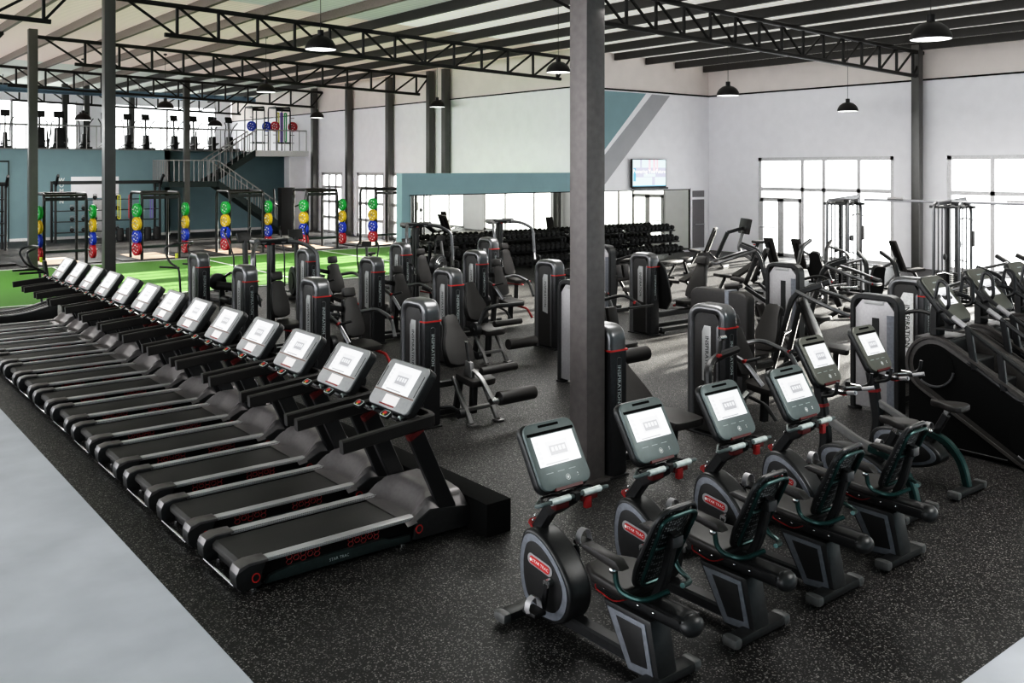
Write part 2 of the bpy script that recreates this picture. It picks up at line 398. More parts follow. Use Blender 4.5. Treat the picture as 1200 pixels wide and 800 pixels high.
# glazed double door in first right window
m=MB(); ya,yb=Yp(939.5),20.25; mid=(ya+yb)/2
for y0,y1 in ((ya,ya+.12),(mid-.12,mid+.12),(yb-.12,yb)): m.b2((XR-.01,y0,0),(XR+.09,y1,2.02),'frame_grey')
m.b2((XR-.01,ya,1.92),(XR+.09,yb,2.06),'frame_grey'); m.b2((XR-.01,ya,0),(XR+.09,yb,.1),'frame_grey')
d=struct(m,'door_1','pair of grey framed glass doors in the first bright window')
m=MB(); m.cyl((XR-.08,mid+.15,1.0),(XR-.08,yb-.05,1.0),.02,'chrome'); m.build('door_handle',d)['kind']='structure'
# grey glass door at the corner
m=MB(); m.b2((26.52,YB-.05,0),(26.6,YB-.01,2.36),'white_paint'); m.b2((27.3,YB-.05,0),(27.42,YB-.01,2.36),'white_paint'); m.b2((26.6,YB-.05,1.93),(27.3,YB-.01,2.02),'white_paint'); m.b2((26.6,YB-.05,2.26),(27.3,YB-.01,2.36),'white_paint'); m.b2((26.6,YB-.05,0),(27.3,YB-.01,.12),'white_paint')
d=struct(m,'door_2','narrow white framed door with grey glass in the corner')
m=MB(); m.b2((26.6,YB-.03,.1),(27.3,YB-.015,2.28),'door_glass_grey'); m.build('door_glass',d)['kind']='structure'
m=MB(); m.cyl((26.7,YB-.09,1.0),(27.25,YB-.09,1.0),.018,'chrome'); m.build('door_handle',d)['kind']='structure'
# teal-wall features: white panel, doorway, lettering
def fp(px,py,Y=YT):
    t=(px-600)/1077; D=Y/(.7815-.624*t); return (D*(.624+.7815*t), 3.1-(py-197)*D/1077)
x0,z1=fp(83,207); x1,_=fp(139,207); _,z0=fp(100,232)
m=MB(); m.b2((x0,YT-.05,z0),(x1,YT,z1),'white_paint',bev=.01); tag(m.build('wall_panel'),'plain pale grey panel on the teal wall above the shelving','panel')
m=MB(); m.b2((x0+.9,YT-.06,0),(x0+1.35,YT,z0-.05),'frame_grey'); struct(m,'door_3','grey narrow door beside the shelving')
m=MB()
for k,ch in enumerate('WOMEN'): m.text(ch,.24,(fp(72,210)[0],YT-.012,fp(72,211)[1]-k*.235),(1,0,0),(0,0,1),'white_text')
tag(m.build('wall_lettering'),'white letters spelling WOMEN down the teal wall','sign')
m=MB(); m.b2((-2,YT-.05,0),(fp(9,190)[0],YT,3.35),'teal_wall'); m.b2((fp(9,190)[0],YT-.06,0),(fp(9,190)[0]+.05,YT,3.4),'stair_dark'); m.b2((-2,YT-.06,3.35),(fp(9,190)[0]+.05,YT,3.42),'stair_dark'); struct(m,'door_4')
# ---- roof
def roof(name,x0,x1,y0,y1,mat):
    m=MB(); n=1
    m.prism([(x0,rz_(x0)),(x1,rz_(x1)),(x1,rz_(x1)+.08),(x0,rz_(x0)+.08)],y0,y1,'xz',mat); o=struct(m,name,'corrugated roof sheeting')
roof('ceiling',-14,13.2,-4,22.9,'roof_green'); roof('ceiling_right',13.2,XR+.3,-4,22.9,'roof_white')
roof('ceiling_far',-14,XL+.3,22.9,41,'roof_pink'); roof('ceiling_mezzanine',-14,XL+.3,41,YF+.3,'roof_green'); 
k=0; x=27.3; tn=3
while x>-14:
    tn+=1; m=MB(); y1=YB-.02 if x>XL else YF
    m.b2((x-.055,-4,rz_(x)-.25),(x+.055,y1,rz_(x)-.01),'purlin_brown' if x<13 else 'purlin_dark'); o=struct(m,'trim_%d'%tn,'dark roof purlin'); x-=1.57
# ---- trusses
def truss(y,x0,x1,label,left_ext=1.5,n=None,right=True,ext0=None):
    root=E('roof_truss',label,'truss',(0,y,0),group=None)
    zt=lambda x:rz_(x)-.32; zb=lambda x:zt(x)-.74
    n=n or round((x1-x0)/1.05)
    xa=x0-left_ext; xb=x1+.6
    m=MB(); m.tube([(xa,0,zt(xa)),(xb,0,zt(xb))],rect=(.1,.11),m='truss_paint'); m.build('top_chord',root)
    m=MB(); m.tube([(x0-.3,0,zb(x0-.3)),(x1+.15,0,zb(x1+.15))],rect=(.1,.1),m='truss_paint'); m.build('bottom_chord',root)
    mid=(x0+x1)/2
    for k in range(n+1):
        x=x0+(x1-x0)*k/n; m=MB(); m.tube([(x,0,zb(x)),(x,0,zt(x))],rect=(.07,.07),m='truss_paint'); m.build('vertical_strut',root)
        if k<n:
            xn=x0+(x1-x0)*(k+1)/n; m=MB()
            a,b=((x,0,zt(x)),(xn,0,zb(xn))) if (x+xn)/2<mid+1 else ((x,0,zb(x)),(xn,0,zt(xn)))
            m.tube([a,b],rect=(.05,.06),m='truss_paint'); m.build('diagonal_brace',root)
    m=MB(); m.tube([(xa+.3,0,zt(xa+.3)),(x0,0,zb(x0))],rect=(.05,.06),m='truss_paint'); m.build('diagonal_brace',root)
    m=MB(); m.tube([(x1,0,zb(x1)),(xb,0,zt(xb))],rect=(.05,.06),m='truss_paint'); m.build('diagonal_brace',root)
    return root
truss(14.2,13.6,26.9,'black lattice roof truss nearest the camera, ending at the right wall column',3.0,14)
truss(22.9,7.7,20.2,'black lattice roof truss above the near edge of the green turf')
truss(31.2,7.6,20.0,'black lattice roof truss passing over the row of power racks')
truss(40.9,7.4,20.2,'black lattice roof truss just in front of the upper floor railing')
truss(22.9,-8,4.7,'lattice truss end poking in at the top left corner of the photo')
truss(31.2,-8,4.7,'lattice truss end left of the column beside the turf')
truss(49,9.0,19.8,'grey lattice truss over the upper floor, seen under the others')
# ---- columns
def column(x,y,label,z0=0,z1=None,s=.25,mat='column_grey'):
    r=E('steel_column',label,'column',(x,y,z0)); z1=z1 or rz_(x)-.1
    m=MB(); h=z1-z0; m.box((0,0,h/2),(s,s,h),mat,bev=.012); m.build('shaft',r)
    m=MB(); m.box((0,0,.012),(s+.12,s+.12,.024),mat); m.build('base_plate',r)
column(6.33,6.72,'big brushed steel column in the foreground centre',s=.25,mat='column_near')
column(6.1,22.9,'tall steel column standing at the near left edge of the turf')
column(6.1,31.2,'steel column at the far left edge of the turf, beside the first power rack')
column(14.3,41.3,'steel column standing in front of the stair landing')
column(XR-.35,14.25,'steel column between the two windows of the right wall')
for y,l in ((30.0,'rightmost of the paired columns rising behind the low teal wall'),(31.1,'left one of the paired columns rising behind the low teal wall'),(34.3,'steel column between narrow windows, second from the teal wall'),(37.9,'steel column between the two leftmost narrow windows'),(41.4,'far column near the foot of the stairs')): column(XL-.2,y,l)
column(14.6,50.5,'steel column on the upper floor in the middle of the cardio row',MZ); column(12.0,49,'steel column on the upper floor left of the windows gap',MZ); column(11.0,49,'grey upper floor column seen behind the tall left column',MZ)
# ---- pendant lamps
lr=E('pendant_lamp','','lamp')
m=MB(); m.lathe([(.30,0),(.305,.03),(.285,.1),(.235,.18),(.15,.245),(.07,.27),(.06,.27)],(0,0,0),'lamp_black',28); m.lathe([(.295,.004),(.275,.1),(.225,.17),(.14,.23),(.0,.25)],(0,0,0),'lamp_inner',28); m.build('lamp_shade',lr)
m=MB(); m.cyl((0,0,.26),(0,0,.38),.06,'lamp_black'); m.build('lamp_socket',lr)
LK=Kind(lr)
for x,y,z,l in ((8.3,16.4,5.42,'large pendant lamp hanging over the treadmills, in front of the nearest left truss'),(12.2,27.9,5.53,'black dome pendant over the turf, just right of the tall left column'),(11.2,34.6,5.31,'black dome pendant hanging in front of the upper floor windows'),(18.5,36.9,5.31,'small dome pendant beside the far wall column, over the rightmost racks'),(20.0,29.7,5.47,'black dome pendant above the left corner of the low teal wall'),(15.3,17.3,5.5,'dome pendant half hidden behind the foreground column'),(20.1,15.8,5.06,'dome pendant hanging in front of the painted stripes corner'),(25.3,15.4,4.82,'dome pendant hanging in front of the right wall, left of its column'),(13.8,7.0,5.07,'grey dome pendant closest to the top right corner'),(9.3,38.5,4.97,'dome pendant between the two tall left columns, before the upstairs windows'),(15.0,39.7,4.94,'dome pendant in front of the upstairs machines near the stair top')):
    o=LK.put((x,y,z),0,l); h=rz_(x)-.01-z
    for c in [c for c in o.children if c.name.startswith('cord')]: bpy.data.objects.remove(c)
    m=MB(); m.cyl((0,0,.37),(0,0,h),.006,'lamp_black',n=6); m.cyl((0,0,h-.05),(0,0,h),.06,'lamp_black'); m.build('cord',o)
# ---- television
m=MB(); r=E('wall_television','flat television showing a pale blue and pink picture, on the white wall','television',(24.18,YB,0))
m.b2((-.88,-.14,2.42),(.88,-.06,3.42),'charcoal',bev=.01); m.build('housing',r)
m=MB(); q=lambda a,b,c,d,mt,e=0:m.b2((a,-.146-e,b),(c,-.143,d),mt)
emis('tv_pale',(.72,.88,.92),.8); emis('tv_lilac',(.62,.62,.78),.7); emis('tv_pink',(.9,.62,.7),.8); emis('tv_blue',(.12,.45,.65),.8); emis('tv_white',(1,1,1),1)
q(-.85,2.46,.85,3.4,'tv_pale'); q(-.82,2.78,.84,3.12,'tv_lilac',.001); q(-.48,3.12,-.4,3.4,'tv_lilac',.001)
for a,b in ((-.05,.06),(.18,.3),(.36,.44)): q(a,3.0,b,3.4,'tv_pink',.002)
q(-.82,2.64,-.7,3.1,'tv_blue',.002); q(-.85,2.46,.85,2.49,'tv_blue',.002); q(.13,2.5,.28,2.8,'tv_lilac',.002)
q(-.3,2.8,.3,2.9,'tv_pale',.002); m.text('Powering YourFuture',.19,(0,-.15,2.98),(1,0,0),(0,0,1),'tv_white'); m.build('screen',r)
m=MB(); m.b2((-.85,-.2,2.36),(.92,-.08,2.42),'charcoal',bev=.01); m.build('sound_bar',r)
# ================================================================ treadmill (front = +x)
def ui(m,w,h,off,mat='screen_white'):
    # screen content drawn on local plane z=0 facing +z, x right, y up
    m.b2((-w/2,-h/2,0),(w/2,h/2,.004),mat)
    m.b2((-w*.22,-h*.26,.004),(w*.3,h*.26,.005),'ui_light'); m.b2((-w*.17,-h*.2,.005),(w*.24,h*.12,.006),'ui_gray')
    for k in range(4): m.b2((-w*.13+k*w*.09,-h*.08,.006),(-w*.07+k*w*.09,h*.06,.007),'ui_light')
    for k in range(5): m.b2((-w*.46,-h*.42+k*h*.16,.004),(-w*.38,-h*.32+k*h*.16,.005),'ui_light')
    m.b2((-w*.35,-h*.46,.004),(w*.2,-h*.42,.005),'ui_gray')
def face(c,tilt):  # plane facing local -x and up, tilt=angle of normal above horizontal
    # x axis of panel -> world -y ; y axis of panel -> up ; normal -> (-cos,0,sin)
    t=R(tilt); X=V((0,-1,0)); N=V((-math.cos(t),0,math.sin(t))); Y=N.cross(X)
    return T(*c)@MX((X,Y,N)).transposed().to_4x4()
def rrect(w,h,r,n=4,y0=0):
    P=[]
    for cx,cy,a0 in ((w/2-r,h/2-r,0),(-w/2+r,h/2-r,90),(-w/2+r,-h/2+r,180),(w/2-r,-h/2+r,270)):
        for k in range(n+1):
            a=R(a0+90*k/n); P.append((cx+r*math.cos(a),cy+r*math.sin(a)+y0))
    return P
tr=E('treadmill','','treadmill')
m=MB(); m.b2((.08,-.31,.05),(2.05,.31,.15),'black_plastic'); m.build('chassis',tr)
m=MB()
m.prism([(.03,.13),(.03,.17),(.06,.195),(1.7,.195),(1.7,.13)],-.26,.26,'xz','belt',bev=.008); m.build('running_belt',tr)
for sy in (-1,1):
    m=MB(); m.box((.86,sy*.325,.205),(1.5,.085,.03),'ribbed_silver',bev=.008); m.box((1.58,sy*.325,.2),(.12,.07,.03),'silver_plastic',bev=.008); m.build('foot_rail',tr)
    m=MB(); m.prism([(-.04,.07),(-.05,.15),(-.02,.205),(.06,.225),(.2,.222),(.2,.195),(.17,.14),(.16,.04),(.0,.03)],sy*.26,sy*.40,'xz','charcoal',bev=.015)
    m.prism([(-.045,.165),(-.02,.208),(.06,.229),(.22,.226),(.22,.205),(.06,.205)],sy*.262,sy*.402,'xz','hood',bev=.006)
    m.lathe([(.026,0),(.036,0),(.036,.008),(.026,.008)],(0,0,0),'red_bright',16,T(.115,sy*.402,.11)@ROT(90*sy,0,0)); m.build('rear_cap',tr)
    m=MB(); y=sy*.372; a,b=sorted((y-.006,y+.006))
    m.prism([(.2,.035),(.24,.09),(.42,.115),(1.28,.115),(1.36,.09),(1.56,.085),(1.56,.03)],*sorted((sy*.34,sy*.385)),'xz','side_teal',bev=.01)
    m.b2((.2,min(sy*.33,sy*.345),.1),(1.6,max(sy*.33,sy*.345),.185),'matte_black')
    for x0 in (.42,.98):
        for i in range(5):
            for j in range(2):
                cx=x0+i*.062; cz=.135+j*.036+(i%2)*.018
                pts=[(cx+.026*math.cos(PI/3*k),sy*.347,cz+.02*math.sin(PI/3*k)) for k in range(6)]
                m.tube(pts,.0045,'red',closed=True,n=4)
    m.text('STAR TRAC',.033,(.85,sy*.3875,.075),(-sy,0,0) if sy>0 else (1,0,0),(0,0,1),'letter_light',spacing=1.1); m.build('side_panel',tr)
# hood
def hz(u,v):
    x=1.5+.68*u; y=(v-.5)*.84; a=abs(y)/.42
    x0=1.66-.18*max(0,(a-.45)/.55)**1.2
    s=max(0,min(1,(x-x0)/.22)); s=s*s*(3-2*s)
    z=.2+.17*s*(1-.25*a*a)
    if a>.86: z-= (a-.86)/.14*(.03+.1*s)
    if u>.9: z-=(u-.9)*.9
    return (x,y,z)
m=MB(); m.grid(hz,20,20,'hood'); 
m.prism([(1.56,.05),(1.6,.2),(1.75,.26),(2.16,.22),(2.2,.16),(2.19,.07),(2.14,.04)],-.42,-.39,'xz','charcoal',bev=.008); m.prism([(1.56,.05),(1.6,.2),(1.75,.26),(2.16,.22),(2.2,.16),(2.19,.07),(2.14,.04)],.39,.42,'xz','charcoal',bev=.008)
m.b2((1.62,-.39,.05),(2.18,.39,.2),'black_plastic',bev=.02)
for sy in (-1,1): m.lathe([(.026,0),(.038,0),(.038,.01),(.026,.01)],(0,0,0),'red_bright',16,T(1.62,sy*.42,.13)@ROT(90*sy,0,0))
m.build('motor_hood',tr)
for sy in (-1,1):
    m=MB(); m.tube([(2.0,sy*.375,.12),(1.6,sy*.375,.92)],rect=(.07,.16),m='black_paint'); m.build('upright',tr)
    m=MB(); m.tube([(1.612,sy*.375,.895),(1.594,sy*.375,.932)],rect=(.074,.165),m='red_dark'); m.build('upright_cap',tr)
m=MB(); m.tube([(.86,-.4,.93),(1.3,-.4,.965),(1.78,-.39,1.0),(1.8,-.3,1.0),(1.8,.3,1.0),(1.78,.39,1.0),(1.3,.4,.965),(.86,.4,.93)],rect=(.105,.065),m='vinyl',nrm=(0,0,1),fil=.1); m.build('handrail',tr)
FM=face((1.69,0,1.22),38)
m=MB(FM); m.prism(rrect(.66,.46,.06),-.085,0,'xy','charcoal',bev=.02,seg=3); m.prism(rrect(.64,.44,.05),-.02,.012,'xy','console_grey',bev=.012); 
m.b2((-.31,-.085,.012),(.31,-.078,.014),'brown_line'); m.b2((-.1,-.185,.012),(.12,-.1,.015),'key_white'); m.b2((-.13,-.2,.012),(.1,-.19,.016),'red')
m.b2((.29,-.06,.012),(.3,.14,.014),'letter_dark'); m.b2((-.3,-.06,.012),(-.29,.14,.014),'letter_dark'); con=m.build('console',tr)
m=MB(FM@T(0,.055,.012)); ui(m,.42,.25,0); m.build('screen',con)
m=MB(); m.tube([(1.8,0,1.0),(1.86,0,1.1),(1.75,0,1.2)],rect=(.3,.05),m='black_plastic',fil=.05); m.b2((1.55,-.26,.98),(1.8,.26,1.01),'black_plastic',bev=.008)
m.tube([(1.6,-.15,1.03),(1.66,-.25,1.03),(1.74,-.15,1.03),(1.66,-.05,1.03)],.005,'chrome',closed=True,fil=.04,n=5); m.tube([(1.6,.15,1.03),(1.66,.25,1.03),(1.74,.15,1.03),(1.66,.05,1.03)],.005,'chrome',closed=True,fil=.04,n=5)
m.build('console_tray',tr)
for sy in (-1,1):
    m=MB(); m.tube([(1.68,sy*.22,1.0),(1.52,sy*.22,1.0),(1.44,sy*.22,1.05)],.017,'chrome' ,fil=.05); m.cyl((1.62,sy*.22,1.0),(1.54,sy*.22,1.01),.022,'grip_white')
    MM=face((1.40,sy*.22,1.075),62); q=MB(); 
    m.M=MM; m.prism(rrect(.12,.075,.025),-.03,0,'xy','black_plastic',bev=.008); m.prism(rrect(.112,.068,.022),0,.003,'xy','grip_white'); m.prism(rrect(.098,.055,.018),.003,.005,'xy','letter_dark'); m.prism(rrect(.045,.03,.01),.005,.009,'xy','red_bright'); m.b2((-.01,-.024,.005),(.01,-.016,.008),'yellow_tag'); m.M=MX.Identity(4)
    m.build('control_pod',tr)
for sy in (-1,1):
    for x in (.13,1.5): m=MB(); m.cyl((x,sy*.33,0),(x,sy*.33,.015),.03,'chrome'); m.cyl((x,sy*.33,.01),(x,sy*.33,.06),.01,'chrome',n=8); m.build('levelling_foot',tr)
m=MB(); m.tube([(-.02,-.3,.05),(-.02,.3,.05)],.012,'chrome'); m.build('rear_bar',tr)
TK=Kind(tr)
for k in range(13):
    l='treadmill nearest the camera, at the near end of the long row' if k==0 else 'treadmill farthest from the camera, last of the long row' if k==12 else '%s treadmill from the near end of the long row'%ordn(k)
    TK.put((2.62,6.81+k*1.0,0),0,l,'treadmills in the long row',(.93,1,1))
m=MB(); m.b2((4.64,6.15,0),(4.9,19.6,.28),'matte_black',bev=.01); tag(m.build('cable_trunking'),'long low black box running along the floor in front of the treadmills','box')
# ================================================================ recumbent bike (front = +x, origin under the rear foot)
rb=E('recumbent_bike','','exercise bike')
def stab(m,x,w,z=.055,cap='foot_grey'):
    m.box((x,0,z),(.11,2*w,.06),'charcoal',bev=.02); 
    for s in (-1,1): m.box((x,s*(w+.02),z),(.12,.07,.07),cap,bev=.025)
m=MB(); m.tube([(0,0,.09),(1.15,0,.09)],rect=(.11,.08),m='tower_side'); m.build('frame_rail',rb)
m=MB(); stab(m,0,.24); m.build('rear_foot',rb); m=MB(); stab(m,1.15,.27); m.build('front_foot',rb)
def blob(cx,cz,k): # rounded teardrop outline, taller at the front
    P=[(1.2,.50),(1.16,.60),(1.06,.635),(.93,.59),(.80,.49),(.70,.36),(.68,.25),(.73,.12),(.82,.055),(1.0,.045),(1.14,.09),(1.2,.22),(1.215,.38)]
    return [(cx+(x-cx)*k,cz+(z-cz)*k) for x,z in P]
def smooth(P,it=2):
    for _ in range(it):
        Q=[]
        for i,p in enumerate(P):
            q=P[(i+1)%len(P)]; Q.append((p[0]*.75+q[0]*.25,p[1]*.75+q[1]*.25)); Q.append((p[0]*.25+q[0]*.75,p[1]*.25+q[1]*.75))
        P=Q
    return P
m=MB(); m.prism(smooth(blob(.95,.33,1)),-.1,.1,'xz','charcoal',bev=.03,seg=3)
for s in (-1,1):
    a,b=sorted((s*.099,s*.107)); m.prism(smooth(blob(.95,.33,.90)),a,b,'xz','band_grey',bev=.004); a,b=sorted((s*.1,s*.111)); m.prism(smooth(blob(.96,.34,.74)),a,b,'xz','black_plastic',bev=.004)
m.build('drive_shroud',rb)
for s in (-1,1):
    u=V((-.93,0,-.37)).normalized()*(-s); 
    X=u if s<0 else -u  # reading direction to the viewer's right
    m=MB(); Xv=V((.985,0,.14)).normalized() if s<0 else V((-.985,0,-.14)).normalized(); Yv=V((0,s,0)).cross(Xv)
    MM=T(.97,s*.112,.42)@MX((Xv,Yv,V((0,s,0)))).transposed().to_4x4()
    m.M=MM; m.prism(rrect(.25,.075,.036),0,.006,'xy','silver_plastic',bev=.002); m.prism(rrect(.2,.05,.02),.006,.009,'xy','badge_red'); m.text('STAR TRAC',.03,(.01,0,.0095),(1,0,0),(0,1,0),'white_text',spacing=1.05); m.lathe([(.0,.002),(.012,.002)],(-.085,0,.0095),'white_text',12)
    m.build('badge',rb)
m=MB(); m.cyl((.86,-.16,.34),(.86,.16,.34),.03,'chrome')
for s,ang in ((1,-80),(-1,75)):
    a=R(ang); px=.86+.17*math.cos(a)*( 1); pz=.34+.17*math.sin(a)
    m.tube([(.86,s*.15,.34),(px,s*.155,pz)],rect=(.022,.04),m='black_paint')
m.build('crank_arm',rb)
for s,ang in ((1,-80),(-1,75)):
    a=R(ang); px=.86+.17*math.cos(a); pz=.34+.17*math.sin(a)
    m=MB(); m.cyl((px,s*.16,pz),(px,s*.2,pz),.012,'chrome',n=8); m.box((px,s*.235,pz),(.13,.1,.03),'black_plastic',bev=.01); 
    pts=[(px,s*.185,pz)]+[(px+.01,s*(.235-.055*math.cos(R(q))),pz+.02+.075*math.sin(R(q))) for q in range(0,181,30)]+[(px,s*.285,pz)]
    m.tube(pts,rect=(.05,.005),nrm=(1,0,0),m='silver_plastic'); m.build('pedal',rb)
m=MB(); m.tube([(1.14,0,.56),(.98,0,.78),(.9,0,.9)],rect=(.07,.09),m='black_paint'); m.tube([(1.152,0,.603),(1.142,0,.617)],rect=(.078,.098),m='red'); 
for dx,dz in ((.02,.66),(.0,.7),(-.09,.8)): m.sph((1.1+dx,.045,dz),.009,'chrome',8)
m.build('console_post',rb)
def bike_console(root,c,tilt,body,w=.47,h=.47):
    FM=face(c,tilt)
    m=MB(FM); m.prism(rrect(w,h,.075,5),-.075,-.01,'xy','charcoal',bev=.025,seg=3); m.prism(rrect(w-.02,h-.02,.07,5),-.02,.01,'xy',body,bev=.012)
    m.b2((-.09,h*.40,.009),(.09,h*.435,.0115),'matte_black'); m.b2((-w*.44,h*.30,.009),(w*.44,h*.34,.0115),'matte_black'); m.b2((-.12,-h*.5,.0),(.12,-h*.46,.02),'red_dark')
    for k in range(3): m.b2((-.15+k*.1,-h*.25,.01),(-.09+k*.1,-h*.24,.0112),'letter_light')
    m.lathe([(.016,.0),(.02,.0)],(.02,-h*.35,.0115),'white_text',14); m.lathe([(0,0),(.01,0)],(.02,-h*.35,.0115),'white_text',10); m.sph((.11,-h*.36,.011),(.006,.006,.003),'white_text',6); m.sph((.11,-h*.33,.011),(.006,.006,.003),'white_text',6)
    con=m.build('console',root)
    m=MB(FM@T(0,h*.07,.012)); ui(m,w*.78,h*.43,0); m.build('screen',con); return con
bike_console(rb,(.93,0,1.16),30,'console_green')
m=MB(); m.tube([(.9,-.16,.9),(.8,-.3,.9),(.74,-.3,.93),(.74,.3,.93),(.8,.3,.9),(.9,.16,.9)],.014,'console_green',fil=.07); 
for s in (-1,1): m.cyl((.74,s*.06,.93),(.74,s*.22,.93),.022,'grip_white'); m.tube([(.75,s*.02,.92),(.86,s*.1,.92),(.86,s*.22,.92),(.75,s*.24,.92)],.008,'black_paint',fil=.04,n=6)
m.b2((.72,-.02,.9),(.77,.02,.95),'black_plastic'); m.build('handlebar',rb)
m=MB(); m.prism([(1.0,.82),(.84,.93),(.76,.93),(.78,.86),(.94,.74)],-.06,.06,'xz','black_plastic',bev=.015); m.b2((.73,-.19,.875),(.8,-.05,.915),'red_dark',bev=.01); m.b2((.75,.05,.86),(.8,.17,.91),'red_dark',bev=.008); m.b2((.715,-.12,.83),(.75,-.07,.905),'red',bev=.006)
m.tube([(.9,0,.83),(.45,0,.72)],rect=(.05,.06),m='black_paint') if False else None
m.build('reach_control',rb)
# rear pedestal, slide rail, seat
m=MB(); O=[(-.06,.07),(.16,.05),(.46,.36),(.44,.42),(.02,.42),(-.02,.36)]
O=[(-.05,.06),(.02,.03),(.2,.03),(.42,.4),(.02,.4)]
m.prism(O,-.085,.085,'xz','charcoal',bev=.025)
for s in (-1,1):
    a,b=sorted((s*.084,s*.092)); m.prism([(-.01,.07),(.19,.05),(.37,.37),(.06,.37)],a,b,'xz','band_grey',bev=.004); a,b=sorted((s*.084,s*.096)); m.prism([(.035,.115),(.165,.1),(.29,.34),(.085,.34)],a,b,'xz','black_plastic',bev=.004)
m.build('rear_pedestal',rb)
m=MB(); m.box((.14,0,.455),(.74,.15,.09),'black_paint',bev=.03,seg=3); m.b2((-.2,-.09,.475),(.5,.09,.49),'charcoal'); m.sph((-.22,0,.45),(.06,.085,.065),'charcoal',14); m.cyl((.5,-.07,.46),(.5,.07,.46),.045,'charcoal',bev=.01)
for x in (.0,.12,.3,.4): m.sph((x,.08,.46),.011,'chrome',8)
m.build('slide_rail',rb)
m=MB(); m.tube([(.2,.09,.47),(.25,.15,.45),(.42,.15,.48),(.44,.1,.51)],.005,'red',fil=.05,n=6); m.build('adjust_lever',rb)
m=MB(); 
def seatz(u,v):
    x=.12+.4*u; y=(v-.5)*.42*(1-.25*u*u); return (x,y,.56+.03*abs(v-.5)*2-.035*u*u+.02*math.sin(PI*v)*0)
m.prism([(.1,-.2),(.15,-.215),(.4,-.19),(.52,-.12),(.55,0),(.52,.12),(.4,.19),(.15,.215),(.1,.2)],.525,.59,'xy','vinyl',bev=.025,seg=3); m.b2((.14,-.08,.49),(.42,.08,.53),'black_plastic'); m.build('seat',rb)
BM=T(.1,0,.6)@ROT(0,-24,0)
m=MB(BM); m.tube([(0,-.14,0),(0,-.19,.16),(0,-.17,.5),(0,-.12,.56),(0,.12,.56),(0,.17,.5),(0,.19,.16),(0,.14,0)],.016,'black_paint',closed=True,fil=.06)
m.tube([(-.03,-.12,.02),(-.03,-.15,.5),(-.03,-.1,.53),(-.03,.1,.53),(-.03,.15,.5),(-.03,.12,.02)],.013,'teal_frame',fil=.05,closed=True); m.tube([(-.03,-.14,.3),(-.03,.14,.3)],.011,'teal_frame')
bk=m.build('backrest',rb)
m=MB(BM); m.grid(lambda u,v:(.012-.03*math.sin(PI*v),(v-.5)*2*(.13+.05*math.sin(PI*min(1,u*1.1))),.015+.535*u),8,8,'perforated_lit_dots'); m.build('mesh_panel',bk)
m=MB(); m.tube([(.06,0,.49),(-.02,0,.66),(-.09,0,.95)],rect=(.06,.05),m='black_paint',fil=.05); m.box((-.1,0,.9),(.05,.09,.07),'black_paint',bev=.01); m.build('back_post',rb)
for s in (-1,1):
    m=MB(); m.tube([(-.1,s*.06,.62),(-.04,s*.22,.58),(.12,s*.26,.6),(.14,s*.26,.74)],.016,'teal_frame',fil=.07); m.sph((.14,s*.275,.72),.024,'chrome',10); m.build('arm_frame',rb)
    m=MB(); m.prism([(.05,.745),(.12,.735),(.36,.77),(.4,.79),(.36,.81),(.1,.79)],s*.26-.04,s*.26+.04,'xz','vinyl',bev=.012); m.build('armrest',rb)
BK=Kind(rb)
for k,x in enumerate((4.14,5.06,5.98,6.9)):
    l=['recumbent bike at the near left end of its row, in front of the steel column','second recumbent bike from the left, its red badge half hidden behind a seat','third recumbent bike from the left','rightmost recumbent bike, next to the upright bikes'][k]
    BK.put((x,3.74,0),90,l,'recumbent bikes',(1.03,1,1))
# ================================================================ upright bike
ub=E('upright_bike','','exercise bike')
m=MB(); stab(m,0,.24); m.build('rear_foot',ub); m=MB(); stab(m,1.05,.24); m.build('front_foot',ub)
m=MB(); m.tube([(0,0,.08),(.05,0,.3),(.2,0,.48),(.45,0,.52)],rect=(.08,.07),m='teal_frame',fil=.15); m.tube([(1.05,0,.08),(.95,0,.25),(.9,0,.5),(.98,0,1.0)],rect=(.09,.1),m='black_paint',fil=.1); m.tube([(.95,0,.72),(.55,0,.55),(.3,0,.5)],rect=(.06,.07),m='steel_frame',fil=.1); m.tube([(.945,0,.8),(.95,0,.83)],rect=(.1,.11),m='red'); m.build('frame',ub)
m=MB(); U=smooth([(.95,.32),(.86,.16),(.6,.12),(.3,.2),(.18,.3),(.3,.42),(.55,.5),(.8,.5),(.93,.44)]); m.prism(U,-.09,.09,'xz','charcoal',bev=.025,seg=3)
C=(.58,.31)
for s in (-1,1):
    a,b=sorted((s*.089,s*.097)); m.prism([(C[0]+(x-C[0])*.88,C[1]+(z-C[1])*.85) for x,z in U],a,b,'xz','band_grey',bev=.004); a,b=sorted((s*.09,s*.101)); m.prism([(C[0]+(x-C[0])*.74,C[1]+(z-C[1])*.68) for x,z in U],a,b,'xz','black_plastic',bev=.004)
m.build('drive_shroud',ub)
m=MB(); m.cyl((.55,-.15,.32),(.55,.15,.32),.03,'chrome'); 
for s,a in ((1,-60),(-1,120)): m.tube([(.55,s*.14,.32),(.55+.16*math.cos(R(a)),s*.145,.32+.16*math.sin(R(a)))],rect=(.022,.04),m='black_paint')
m.build('crank_arm',ub)
for s,a in ((1,-60),(-1,120)):
    px=.55+.16*math.cos(R(a)); pz=.32+.16*math.sin(R(a)); m=MB(); m.box((px,s*.21,pz),(.12,.1,.03),'black_plastic',bev=.01)
    pts=[(px,s*.16,pz)]+[(px+.01,s*(.21-.055*math.cos(R(q))),pz+.02+.075*math.sin(R(q))) for q in range(0,181,30)]+[(px,s*.26,pz)]
    m.tube(pts,rect=(.05,.005),nrm=(1,0,0),m='silver_plastic'); m.build('pedal',ub)
